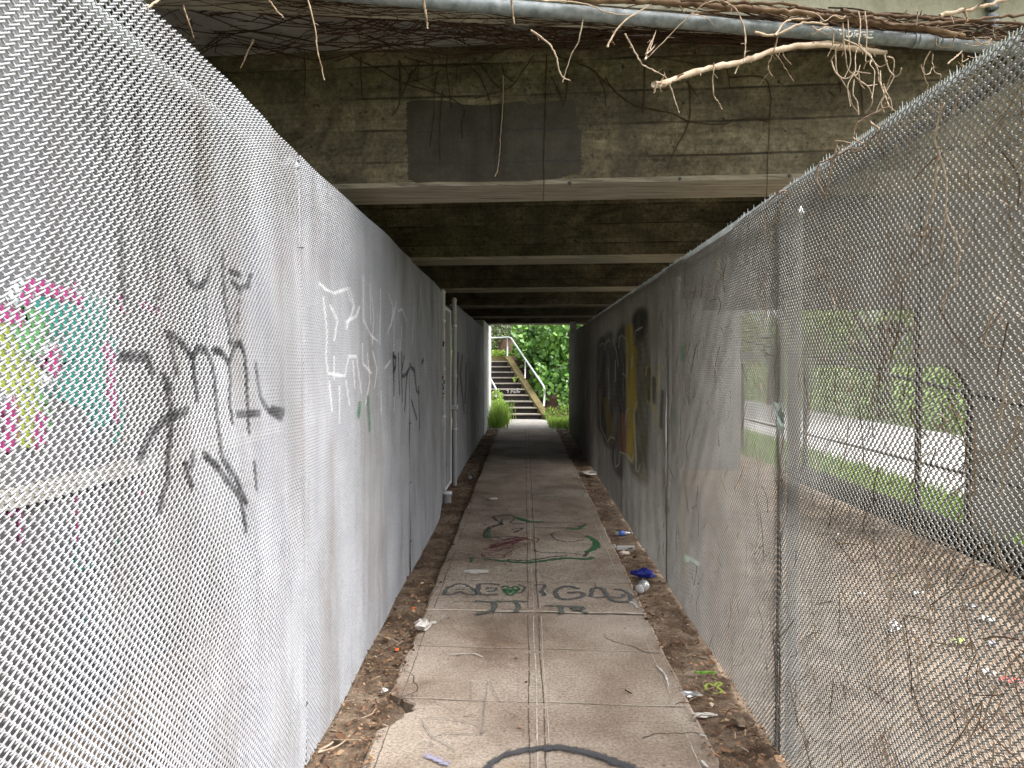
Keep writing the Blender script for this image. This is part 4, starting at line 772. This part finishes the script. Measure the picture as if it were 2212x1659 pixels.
# the broken branch hanging into the light
vine('broken_branch', 'thick pale broken branch slanting down from the conduit', 'branch', [at(Z5, [(1480, 280), (1300, 255), (1080, 240), (900, 265), (760, 315), (600, 350), (430, 395), (310, 440), (262, 448)], 3.75, 3.05), at(Z5, [(290, 440), (265, 465), (262, 490)], 3.06), at(Z5, [(300, 440), (262, 440), (252, 455)], 3.06), at(Z5, [(1420, 240), (1200, 225), (1000, 240), (850, 290)], 3.8, 3.5)], [.014, .006, .006, .010], [.0125, .003, .003, .004], .9, None, 8, 7, .0015)
tw = [('long pale forked twig in front of the conduit', Z5, [[(735, 325), (742, 190), (700, 60), (620, 5), (540, 15), (460, 70), (330, 200), (215, 315)], [(460, 70), (540, 95), (580, 140)], [(240, 260), (270, 160)]], 3.3, .0045, .9),
      ('pale twig hooked over the conduit ending in a stub', Z5, [[(790, 170), (885, 188), (1000, 140), (1060, 120), (1180, 130)], [(900, 185), (960, 110), (1060, 100)]], 3.35, .009, .92),
      ('long thin twig trailing left of the broken branch', Z5, [[(105, 180), (140, 240), (200, 340), (290, 390), (330, 420), (360, 500), (395, 597)]], 3.3, .005, .85),
      ('thin kinked twig below the broken branch', Z5, [[(575, 330), (572, 490), (600, 540), (618, 575)]], 3.25, .004, .85),
      ('forked twig hanging under the conduit middle', Z5, [[(915, 190), (880, 300), (860, 350), (885, 405)], [(870, 380), (810, 450)], [(900, 280), (940, 340), (995, 428)], [(940, 290), (985, 342)]], 3.4, .0045, .8),
      ('straight twig beside the conduit, left end', Z4, [[(755, -10), (775, 90), (785, 178)]], 3.3, .008, .85),
      ('short straight twig hanging before the conduit', Z4, [[(1310, -10), (1318, 80), (1330, 145)]], 3.3, .007, .85),
      ('thin twig hanging far left of the paint patch', Z4, [[(30, -30), (80, 180), (100, 340), (138, 505)]], 3.2, .0045, .8),
      ('bent pale twig tip over the dark girder', Z4, [[(1430, 190), (1540, 270), (1590, 350), (1610, 440), (1640, 490), (1680, 502)], [(1760, 120), (1730, 260), (1680, 360), (1630, 515)]], 3.35, .006, .93),
      ('pale twig crossing the conduit near its middle', Z4, [[(1910, 298), (1960, 200), (2050, 110), (2190, 30)], [(1480, 0), (1760, 20), (1920, 80), (2090, 98)]], 3.3, .006, .9),
      ('forked twig left of the broken branch tip', Z4, [[(2150, 375), (2170, 300), (2210, 220)], [(2160, 340), (2210, 290)]], 3.3, .006, .92),
      ('pale twig dangling at the right of the conduit', A3, [[(1190, -20), (1175, 120)]], 3.4, .005, .9),
      ('curved tan twig hanging from the parapet', A3, [[(1640, -20), (1665, 60), (1640, 118)]], 3.4, .006, .92),
      ('tan twig over the conduit near the coupling', A3, [[(1655, 178), (1580, 200), (1545, 245), (1520, 320), (1460, 340), (1380, 320), (1365, 240)]], 3.6, .004, .7),
      ('paired tan tendrils hanging before the right fence top', A3, [[(1315, 370), (1270, 440), (1245, 520), (1260, 590), (1310, 580), (1325, 520)], [(1225, 500), (1260, 630), (1290, 700), (1270, 760)], [(1335, 400), (1335, 500), (1360, 580), (1410, 600), (1405, 660), (1340, 740), (1310, 800)]], 3.4, .004, .92),
      ('straight tan twig right of the coupling', A3, [[(1480, 490), (1560, 420), (1620, 365)]], 3.5, .005, .92),
      ('short curl of tan vine at the conduit elbow', A3, [[(1620, 390), (1625, 470), (1680, 440)], [(1615, 450), (1620, 500), (1645, 512)], [(1670, 420), (1740, 435), (1810, 410), (1835, 340)], [(1580, 470), (1620, 520), (1690, 525)], [(1940, 80), (1915, 150), (1925, 210), (1940, 255)]], 3.6, .004, .85),
      ('small nest of tan vine wound on the elbow', A3, [[(1720, 230), (1800, 300), (1900, 250), (1780, 240), (1740, 290), (1850, 310), (1950, 300), (1860, 260)], [(1650, 300), (1740, 320), (1880, 280), (1800, 230)]], 3.62, .0035, .85),
      ('thin twig high above the left fence corner', ID, [[(395, 10), (412, 60), (418, 82)]], 3.0, .004, .7),
      ('thin twig left over the soffit', ID, [[(548, 85), (532, 120), (520, 147)]], 3.0, .004, .75),
      ('reddish twig at the top left edge', ID, [[(575, -8), (595, 20), (612, 38)]], 3.0, .006, .8),
      ('pale fuzzy twig at the left fence corner', ID, [[(312, 20), (340, 2), (352, -10)]], 2.2, .006, 1.0)]
for lab, cv, ps, y, r, t in tw: vine('hanging_twig', lab, 'twig', [at(cv, p, y, y+.06) for p in ps], [r*.8]+[r*.55]*(len(ps)-1), [r*.5]+[r*.28]*(len(ps)-1), t, 'dead twigs hanging from the bridge edge', 5, 6, .0012)
# curling tendrils hanging over the right fence
curl = [[(470, 100), (480, 280), (500, 420), (520, 540), (600, 600), (640, 500)], [(620, -20), (640, 100), (625, 280), (590, 420), (590, 560), (520, 700), (545, 900)], [(680, -20), (700, 130), (700, 250), (690, 470)], [(520, 60), (530, 300), (545, 480), (490, 620)], [(400, 320), (410, 550), (470, 660), (530, 760), (560, 880), (620, 960)],
        [(480, 260), (600, 310), (700, 390), (770, 470), (810, 560), (820, 660), (870, 740), (930, 840), (945, 940)], [(620, 290), (690, 370), (745, 420), (735, 500), (775, 560), (770, 700), (750, 820)], [(580, 600), (630, 650), (700, 700), (800, 690)], [(640, 660), (720, 720), (755, 830), (740, 900), (690, 960)], [(670, 540), (700, 480), (760, 470), (820, 520), (880, 500), (900, 460)],
        [(870, 400), (890, 480), (920, 560), (960, 610), (930, 680), (880, 770), (830, 860), (790, 960)], [(900, 420), (960, 450), (955, 560), (920, 640), (880, 760)], [(580, 640), (570, 780), (610, 860), (625, 980)], [(360, 460), (400, 570), (470, 630), (540, 620), (580, 560)], [(595, 565), (680, 580), (740, 585)], [(620, 570), (640, 680), (680, 730)],
        [(860, 680), (880, 780), (840, 870), (870, 960)], [(830, 560), (840, 700), (880, 800), (920, 900), (1000, 960)], [(910, 820), (860, 900), (800, 960)], [(180, 130), (230, 170), (310, 140), (390, 170), (330, 210), (250, 180), (180, 210)], [(350, 470), (440, 330), (475, 270)], [(380, 200), (375, 310), (325, 420)], [(1035, 530), (1010, 600), (960, 620)], [(500, 30), (460, 60), (380, 30), (300, 80), (230, 20), (150, -10)]]
vine('curly_vine', 'tangle of curling tan tendrils hanging over the right fence top', 'vine', [at(A3, p, 3.3+.1*math.sin(i*2.3), 3.3+.12*math.cos(i*1.7)) for i, p in enumerate(curl)], [.0032]*len(curl), [.002]*len(curl), .93, None, 5, 9, .0003)
cr2 = [[(1130, 860), (1190, 840), (1290, 790), (1340, 780)], [(1220, 745), (1290, 755), (1240, 790), (1190, 850)], [(1230, 740), (1215, 810), (1200, 870), (1170, 1010), (1150, 1040)], [(1310, 700), (1350, 640), (1420, 600), (1500, 560)], [(1340, 640), (1310, 720), (1360, 760)], [(1400, 640), (1450, 690), (1400, 730)], [(1300, 800), (1360, 790), (1400, 740)], [(1130, 870), (1120, 940), (1170, 1050)], [(900, 1030), (960, 1010), (920, 1100), (890, 1180), (880, 1300)], [(840, 1120), (850, 1250)], [(920, 1010), (850, 1080)]]
vine('draped_vine', 'thin tan vine draped along the barbed top of the right fence', 'vine', [[p_+[0, 0, 0] for p_ in [on_x(p, 1.0) for p in Z5(c_)]] for c_ in cr2], [.0032]*len(cr2), [.0025]*len(cr2), .8, None, 5, 6, .0012)
# vines climbing on the right mesh
fv = [('long pale vine stem climbing the right fence mesh', Z5, [[(1785, 540), (1760, 640), (1745, 740), (1780, 850), (1800, 950), (1800, 1100), (1780, 1329)], [(1760, 780), (1740, 1000), (1700, 1150), (1670, 1329)], [(1800, 1130), (1840, 1220), (1880, 1329)]], .0045),
      ('thin vine stem with split ends on the mid fence', Z7, [[(1330, 320), (1290, 480), (1280, 620), (1300, 740)], [(1220, 300), (1180, 160), (1240, 120)], [(1130, 40), (1110, 180)]], .0035),
      ('vine stem hanging down the lower right mesh', A8, [[(555, 0), (550, 180), (560, 300), (555, 420), (530, 600), (550, 700), (520, 880), (530, 1060)], [(560, 260), (600, 190)]], .0035),
      ('short vine with a dry seed tuft on the right mesh', A8, [[(870, 180), (910, 260), (890, 360), (905, 480), (930, 600), (920, 800)], [(880, 340), (905, 300), (930, 270)]], .0045),
      ('vine stem reaching the fence foot at right', A8, [[(820, 950), (810, 1090), (820, 1200), (790, 1300), (760, 1500), (750, 1659)]], .0035),
      ('upright vine at the right picture edge', Z7, [[(1870, 0), (1850, 160), (1800, 220), (1780, 330)], [(2040, 340), (2000, 480), (2100, 500)], [(2130, 640), (2100, 780), (2080, 940)], [(2180, 860), (2150, 1000), (2050, 1100)]], .004)]
for lab, cv, ps, r in fv: vine('climbing_vine', lab, 'vine', [[on_x(p, 1.018) for p in cv(c_)] for c_ in ps], [r*.62]*len(ps), [r*.4]*len(ps), .95, 'dead vines on the right fence', 5, 6, .001)
mb = MB()
for i in range(1500):
    y = 1.1+rnd.random()**2.1*4.6; z = rnd.uniform(.1, 2.25)**1.0; z = min(2.26, z+.35*rnd.random()*(rnd.random() < .5)); L = rnd.uniform(.03, .22); a = rnd.gauss(-1.57, .9)
    x = 1.03+rnd.choice((-1, 1))*.010+rnd.uniform(-.004, .004)
    p0 = np.array([x, y, z]); p1 = p0+[rnd.uniform(-.01, .01), math.cos(a)*L*.5+rnd.uniform(-.02, .02), math.sin(a)*L*.5]; p2 = p0+[rnd.uniform(-.01, .01), math.cos(a)*L, math.sin(a)*L]
    mb.tube(catmull([p0, p1, p2], 3), rnd.uniform(.0009, .002), 3, np.clip(rnd.gauss(.72, .25), 0, 1), False)
tag(mb.build('twig_debris', M_BARK), 'countless dry vine twigs caught in the right fence mesh', 'twigs', kind='stuff')
# dark vine mat under the deck edge and tendrils over the girder
mb = MB()
for i in range(120):
    x = -2.3+4.9*rnd.random()**.8; L = rnd.uniform(.5, 1.8); y = rnd.uniform(0, 1); P = []
    z = ZS-.008-rnd.random()*.05
    for j in range(7):
        xx = x+L*j/6; yy = yb(xx)+.02+(Yg(xx)-.03-yb(xx))*np.clip(y+.18*math.sin(j*1.3+i), 0, 1); P.append((xx, yy, z+.02*math.sin(j*1.9+i*.7)-.02*rnd.random()))
    mb.tube(catmull(P, 4), rnd.uniform(.0015, .0045), 4, np.clip(rnd.gauss(.16, .1), 0, 1), False)
for i in range(240):
    x = rnd.uniform(-2.2, 3.5); y = rnd.uniform(yb(x), Yg(x)-.02); a = rnd.uniform(0, 6.28); L = rnd.uniform(.05, .2)
    mb.tube(catmull([(x, y, ZS-.02), (x+L*.5*math.cos(a), y+L*.3*math.sin(a), ZS-.05*rnd.random()-.02), (x+L*math.cos(a), y+L*.6*math.sin(a), ZS-.03-.06*rnd.random())], 3), rnd.uniform(.0012, .003), 3, .12, False)
for i in range(90):      # stems along the pale drip strip
    x = rnd.uniform(-1.8, 3.2); L = rnd.uniform(.3, 1.6); y = rnd.uniform(.1, .95)
    P = [(x+L*j/5, yf(x+L*j/5)+(yb(x+L*j/5)-yf(x+L*j/5))*np.clip(y+.15*math.sin(j*1.7+i), 0, 1), ZD-.006-.01*rnd.random()) for j in range(6)]
    mb.tube(catmull(P, 4), rnd.uniform(.0012, .003), 4, np.clip(rnd.gauss(.2, .12), 0, 1), False)
    for _ in range(3):
        j = rnd.randrange(6); p0 = np.array(P[j]); mb.tube([p0, p0+[rnd.uniform(-.05, .05), rnd.uniform(-.04, .04), -.004], p0+[rnd.uniform(-.08, .08), rnd.uniform(-.06, .06), -.006]], .0014, 3, .15, False)
for i in range(150):       # thicket round the conduit, denser to the right
    x = .4+2.4*rnd.random()**.7; L = rnd.uniform(.25, .9); o_ = rnd.uniform(0, 6.28); rr = rnd.uniform(.04, .12)
    P = [onpipe(x+L*j/5)+[0, rr*math.cos(o_+j*.5)+.04, abs(rr*math.sin(o_+j*.5))+.02] for j in range(6)]
    mb.tube(catmull(P, 4), rnd.uniform(.002, .006), 4, np.clip(rnd.gauss(.3, .16), 0, 1), False)
tag(mb.build('vine_mat', M_BARK), 'dense mat of dark dead vine stems under the bridge edge', 'vines', kind='stuff')
gv = [('long dark vine sweeping down across the paint patch', [[(300, 350), (480, 440), (640, 525), (830, 580), (950, 630), (1015, 690), (1000, 780), (1005, 870)], [(600, 380), (690, 490), (830, 570)]]),
      ('dark vine arching over the top of the paint patch', [[(640, 360), (800, 405), (920, 422), (1060, 405), (1180, 360), (1230, 320)], [(1050, 420), (1110, 480), (1170, 620), (1190, 760), (1185, 900)], [(1230, 650), (1245, 760), (1200, 980)]]),
      ('dark vine looping above the right half of the patch', [[(1130, 420), (1190, 510), (1260, 565), (1330, 525), (1390, 440), (1450, 350)], [(1080, 620), (1260, 570)], [(1250, 400), (1270, 470), (1330, 520)]]),
      ('straight dark tendril down to the girder bottom', [[(1530, 340), (1525, 560), (1520, 820), (1512, 1000), (1515, 1160), (1506, 1290)]]),
      ('dark vine curving along the girder right of the patch', [[(1560, 340), (1700, 390), (1800, 430), (1900, 520), (1990, 600), (2090, 660), (2212, 692)], [(1560, 480), (1600, 560), (1635, 640)], [(1660, 460), (1655, 600), (1635, 670)], [(1830, 440), (1890, 560), (1900, 670)], [(2150, 400), (2140, 560), (2135, 715)]]),
      ('fine tendrils hanging left of the patch', [[(365, 360), (370, 500), (378, 620)], [(15, 350), (20, 480), (15, 600)], [(610, 380), (610, 640), (560, 730)], [(690, 440), (640, 560), (610, 620)], [(730, 380), (720, 520)], [(850, 450), (830, 560), (825, 700)], [(820, 360), (815, 450)], [(910, 360), (905, 440), (920, 560), (935, 680)], [(1000, 350), (975, 420), (965, 520)], [(660, 520), (780, 490), (850, 455)], [(880, 570), (865, 760), (863, 1040)], [(830, 700), (800, 920)], [(740, 380), (640, 560)]])]
for lab, ps in gv: vine('wall_vine', lab, 'vine', [[on_g(p, .006) for p in Z4(c_)] for c_ in ps], [.0035]*len(ps), [.0022]*len(ps), .12, 'dark vines on the first girder', 4, 6, .001)
gv2 = [('long dark vine crossing the girder behind the broken branch', [[(0, 410), (60, 490), (150, 550), (260, 580), (360, 600), (440, 640), (560, 655), (640, 650), (770, 620), (860, 645)], [(650, 410), (820, 408), (870, 480), (868, 650), (858, 860), (852, 1040)], [(440, 430), (450, 520), (440, 650), (370, 790), (330, 890)], [(210, 340), (205, 600)], [(430, 430), (490, 512)], [(640, 330), (660, 470)]]),
       ('fine dark tendrils on the girder near the right fence', [[(1180, 480), (1215, 520)], [(1230, 420), (1245, 490)], [(1350, 440), (1360, 600)], [(1250, 420), (1240, 460)], [(720, 340), (560, 360), (420, 330), (300, 310)]])]
for lab, ps in gv2: vine('wall_vine', lab, 'vine', [[on_g(p, .006) for p in Z5(c_)] for c_ in ps], [.0035]*len(ps), [.0022]*len(ps), .12, 'dark vines on the first girder', 4, 6, .001)
vine('chain_tendril', 'pale thin string hanging down across the paint patch', 'string', [[on_g(p, .015) for p in Z4([(1262, 480), (1258, 650), (1246, 820), (1236, 980), (1225, 1070), (1208, 1112)])]], .0025, .0025, .9, None, 5, 8, .001)

# ------------------------------------------------------------------ litter
def lz(x, y): return .012
n = 17000
side = rng.random(n) < .5; ly = 2.0+rng.random(n)**1.5*17; lx = np.where(side, rng.uniform(-.875, -.60, n), rng.uniform(.74, 1.06, n))
cl = wnoise(lx, ly, 33, 6); keep = cl+rng.normal(0, .4, n) > -.25; lx, ly = lx[keep], ly[keep]; n = len(lx)
onp = (lx > -.645) & (lx < .77); lzv = np.where(onp, PZ+.003, .012)+rng.uniform(0, .012, n)
ox = rng.uniform(1.1, 3.1, 2600); oy = 2.0+rng.random(2600)*8; px_ = rng.uniform(-.5, .7, 60); py_ = 2.4+rng.random(60)*9
c = np.concatenate([np.column_stack([lx, ly, lzv]), np.column_stack([ox, oy, np.full(len(ox), .014)]), np.column_stack([px_, py_, np.full(60, PZ+.004)])])
def flat_leaves(name, c, size, mat, tint):
    n = len(c); a = rng.uniform(0, 6.28, n); d = np.column_stack([np.cos(a), np.sin(a), rng.normal(0, .25, n)]); s_ = np.column_stack([-np.sin(a), np.cos(a), rng.normal(0, .3, n)])
    L = size*rng.lognormal(0, .45, n)[:, None]; Wd_ = L*rng.uniform(.15, .4, n)[:, None]; up = np.array([0, 0, 1.0])*L*rng.uniform(0, .25, n)[:, None]
    v = np.stack([c-d*L/2, c+s_*Wd_+up, c+d*L/2, c-s_*Wd_+up*.5], 1).reshape(-1, 3); b_ = (np.arange(n)*4)[:, None]
    return raw_mesh(name, v, np.concatenate([b_+[0, 1, 2], b_+[0, 2, 3]]), mat, tint=np.repeat(tint, 4), smooth=False)
o = flat_leaves('leaf_litter', c, .0145, M_LITTER, np.clip(rng.beta(1.7, 1.7, len(c)), 0, 1)); tag(o, 'brown leaf litter and bark chips along both path edges', 'leaf litter', kind='stuff')
mb = MB()
for i in range(420):
    sd2 = rnd.random() < .5; y = 2.2+rnd.random()**1.5*9; x = rnd.uniform(-.86, -.64) if sd2 else rnd.uniform(.79, 1.02)
    if rnd.random() < .25: x = rnd.uniform(1.1, 2.6)
    L = rnd.uniform(.03, .14); a = rnd.uniform(0, 6.28); z = .02
    mb.tube(catmull([(x, y, z), (x+L*.5*math.cos(a)+rnd.uniform(-.01, .01), y+L*.5*math.sin(a), z+.012*rnd.random()), (x+L*math.cos(a+.3), y+L*math.sin(a+.3), z)], 3), rnd.uniform(.0012, .003), 3, rnd.uniform(.3, .95), False)
tag(mb.build('twig_litter', M_BARK), 'scattered dry twigs on the dirt beside the path', 'twigs', kind='stuff')
def crumple(name, p, sx, sy, sz, mat, label, cat, seed=0, n=9, rot=0, group=None):
    r = np.random.default_rng(seed); th = np.linspace(0, 2*math.pi, n, endpoint=False); v = []; f = []
    rows = 5
    for i in range(rows+1):
        ph = math.pi*i/rows
        for t in th:
            k = 1+r.normal(0, .28); v.append((sx*k*math.sin(ph)*math.cos(t), sy*k*math.sin(ph)*math.sin(t), sz*(1-math.cos(ph))*.5*(1+r.normal(0, .15))))
    for i in range(rows):
        for j in range(n): f.append((i*n+j, i*n+(j+1) % n, (i+1)*n+(j+1) % n, (i+1)*n+j))
    v = np.array(v); cs, sn = math.cos(rot), math.sin(rot); v[:, :2] = v[:, :2] @ np.array([[cs, sn], [-sn, cs]]); v[:, 2] = np.maximum(v[:, 2], 0)
    return tag(MB().add(v+np.array(p), f).build(name, mat), label, cat, group)
G = lambda p, z=.008: on_z(p, z)
crumple('crumpled_tissue', G(A1([(65, 1440)])[0], .03), .045, .055, .06, M_PAPER, 'white crumpled tissue on the left edge of the path', 'tissue', 3, 11)
crumple('paper_scrap', G(A1([(150, 1380)])[0], .033), .025, .012, .012, M_PAPER, 'tiny paper scrap right of the crumpled tissue', 'scrap', 5)
crumple('blue_rag', G(A1([(2005, 985)])[0]), .07, .05, .075, M_BLUE, 'bright blue crumpled rag at the foot of the right fence', 'rag', 8, 11)
crumple('pink_tissue', G(A1([(1830, 778)])[0]), .05, .045, .03, M_PINK, 'small pale pink tissue beside the white carton', 'tissue', 9)
crumple('white_rag', G(A1([(1515, 78)])[0]), .14, .1, .05, M_PAPER, 'white rag lying far along the right dirt strip', 'rag', 11, 12)
crumple('torn_paper', G(A1([(535, 928)])[0], PZ+.002), .09, .05, .006, M_PAPER, 'flat torn paper stuck on the path behind the lettering', 'paper', 12, 12)
crumple('white_wrapper', G(A1([(675, 293)])[0], PZ+.002), .05, .05, .02, M_PAPER, 'small white wrapper on the path past the maroon scribble', 'wrapper', 13)
crumple('silver_wrapper', G(A6([(825, 1405)])[0]), .05, .03, .02, M_CAN, 'silvery wrapper beside the lime plastic strip', 'wrapper', 14)
crumple('white_scrap', G(A6([(905, 1555)])[0]), .05, .02, .015, M_PAPER, 'white paper scrap on the dirt nearest the right fence foot', 'scrap', 15)
crumple('pale_chip', G(Z8([(400, 1283)])[0]), .016, .02, .01, M_WHITE, 'small white chip on the dirt by the broken path corner', 'chip', 16)
crumple('orange_chip', G(A7([(258, 195)])[0]), .012, .012, .014, M_ORANGE, 'orange plastic bit on the left dirt strip', 'chip', 17)
crumple('orange_fleck', G(Z8([(541, 884)])[0]), .014, .014, .014, M_ORANGE, 'orange plastic bit farther up the left dirt strip', 'chip', 18)
crumple('brown_rock', G(Z8([(2150, 1450)])[0]), .05, .035, .04, M_DIRT, 'brown stone lying by the right fence foot near the camera', 'stone', 19)
p = G(A6([(922, 1240)])[0]); MB_ = MB(); MB_.hexa([p+[-.05, -.008, 0], p+[.05, -.006, 0], p+[.05, .008, 0], p+[-.05, .006, 0]], [p+[-.05, -.008, .008], p+[.05, -.006, .008], p+[.05, .008, .008], p+[-.05, .006, .008]])
tag(MB_.build('lime_strip', M_LIME), 'bright lime green plastic strip on the right dirt strip', 'plastic strip')
mb = MB()
P = [G(a_, .02) for a_ in A6([(930, 1370), (925, 1335), (950, 1320), (985, 1335), (1010, 1310), (1040, 1320), (1010, 1345), (1045, 1375), (1010, 1390), (975, 1388)])]; ribbon(mb, P, .012, axis='z', off=.004, rag=.1)
tag(mb.build('wrapper_strip', M_YELLIME), 'crinkled yellow green wrapper strip below the lime strip', 'wrapper')
vine('dry_tendril', 'dry looping vine tendrils on the dirt round the wrapper strip', 'vine', [[G(a_, .02+.006*math.sin(j)) for j, a_ in enumerate(A6(t))] for t in ([(730, 1300), (770, 1360), (840, 1380), (930, 1400)], [(860, 1340), (920, 1360), (1000, 1340), (980, 1400), (900, 1380)], [(890, 1420), (1000, 1450), (880, 1410), (800, 1440)], [(960, 1320), (990, 1370), (1040, 1390)], [(860, 1480), (1000, 1500), (1180, 1530)], [(1225, 1570), (1220, 1610), (1260, 1640), (1310, 1600)])], [.003]*6, [.002]*6, .7, None, 5, 6)
vine('bleached_stalk', 'bleached pale stalk curving on the left dirt in front', 'stalk', [[G(a_, .015) for a_ in Z8([(75, 1580), (150, 1560), (200, 1530), (232, 1495)])], [G(a_, .015) for a_ in Z8([(80, 1572), (130, 1545), (150, 1530)])]], [.005, .006], [.003, .004], 1.0)
vine('white_stalk', 'short white stalk lying on the path near the front joint', 'stalk', [[G(a_, PZ+.004) for a_ in A7([(652, 573), (690, 568), (720, 574)])]], .0028, .0022, 1.0)
vine('brown_stick', 'short brown stick lying on the path at right', 'stick', [[G(a_, PZ+.004) for a_ in A7([(1595, 425), (1615, 437), (1632, 445)])]], .004, .003, .25)
def lying(name, p, prof, ang, mats, label, cat):
    """a turned object lying on its side: prof pieces (part, material, [(r, x)])"""
    e = empty(name, p, label, cat); ca, sa = math.cos(ang), math.sin(ang); R0 = max(r for _, _, pr in prof for r, _ in pr)
    M = [(0, -sa, ca), (0, ca, sa), (1, 0, 0)]
    for nm, mt, pr in prof: MB().lathe(pr, 16, (p[0], p[1], p[2]+R0), M).build(nm, mt, e, True)
    return e
lying('plastic_bottle', tuple(G(A1([(1810, 612)])[0], .004)), [('body', M_CLEAR, [(.015, -.07), (.022, -.06), (.022, .045), (.01, .06), (.008, .085)]), ('label_band', M_LABELBLUE, [(.0235, -.03), (.0235, .02)]), ('cap', M_WHITE, [(.0095, .085), (.0095, .1), (.004, .1)])], .1, None, 'small clear bottle with blue band lying on the right dirt', 'bottle')
lying('plastic_cup', tuple(G(A1([(1985, 1115)])[0], .004)), [('body', M_CLEAR, [(.03, -.05), (.04, .04), (.042, .045), (.039, .04), (.029, -.046)]), ('lid', M_WHITE, [(.028, -.055), (.031, -.05), (.02, -.049)])], 1.1, None, 'clear plastic cup lying below the blue rag', 'cup')
lying('drink_can', tuple(G(A1([(490, 115)])[0], .004)), [('body', M_BLACK, [(.028, -.055), (.033, -.05), (.033, .05), (.028, .058)]), ('end', M_CAN, [(.0285, -.057), (.026, -.0585), (.005, -.056)])], 1.35, None, 'dark drink can with bright end on the left dirt strip', 'can')
ct = empty('flat_carton', tuple(G(A1([(1840, 728)])[0])), 'white printed carton lying on the right dirt above the pink tissue', 'carton')
p = np.array(ct.location); MB().hexa([p+[-.075, -.02, 0], p+[.08, -.024, 0], p+[.08, .02, 0], p+[-.07, .022, 0]], [p+[-.075, -.02, .026], p+[.08, -.024, .028], p+[.08, .02, .026], p+[-.07, .022, .024]]).build('box', M_WHITE, ct)
MB().hexa([p+[.02, -.0265, .008], p+[.06, -.0275, .008], p+[.06, -.0262, .008], p+[.02, -.0252, .008]], [p+[.02, -.0265, .018], p+[.06, -.0275, .018], p+[.06, -.0262, .018], p+[.02, -.0252, .018]]).build('print_panel', M_DARKSTEEL, ct)
MB().tube([p+[-.085, 0, .012], p+[-.095, .002, .04]], .008, 8).build('flap', M_WHITE, ct)
# paper caught on the fence post
pp = on_x((1682, 900), 1.015); v = []; f = []
for i in range(6):
    for j in range(4): v.append((pp[0]+.008*rnd.uniform(-1, 1), pp[1]+(j-1.5)*.028+.012*rnd.uniform(-1, 1)-(i < 3)*.02, pp[2]+(i-2.5)*.022+.006*rnd.uniform(-1, 1)))
for i in range(5):
    for j in range(3): f.append((i*4+j, i*4+j+1, (i+1)*4+j+1, (i+1)*4+j))
tag(MB().add(v, f).build('caught_paper', simple('pale_mint_paper', (.5, .6, .54), (.6, .68, .62), 30, .85)), 'pale mint paper caught in the mesh at the right fence post', 'paper')
# rubbish behind the right fence
for i, (p, mt, sx, lab) in enumerate([((590, 705), M_WHITE, .12, 'white crushed bottle on the dirt behind the right fence'), ((1195, 830), M_YELLIME, .07, 'yellow green wrapper on the dirt behind the right fence'), ((1680, 1195), M_REDP, .07, 'red wrapper behind the right fence at the picture edge'), ((1440, 620), M_PAPER, .09, 'white paper heap behind the right fence at right'), ((810, 370), M_PAPER, .06, 'small white paper behind the right fence'), ((1480, 1120), M_WHITE, .06, 'white plastic scrap left of the red wrapper'), ((1320, 500), M_CAN, .07, 'grey foil scrap behind the right fence'), ((1520, 850), simple('lilac_plastic', (.4, .38, .55), None, 20, .5), .06, 'lilac plastic scrap behind the right fence'), ((780, 740), M_PINK, .04, 'pale pebble of paper right of the crushed bottle'), ((290, 375), M_PAPER, .05, 'white scrap behind the right fence near the post')]):
    crumple('rubbish_scrap', on_z(A8([p])[0], .008), sx*.7, sx*.36, sx*.28, mt, lab, 'rubbish', 60+i, 9, rnd.uniform(0, 3), 'rubbish behind the right fence')
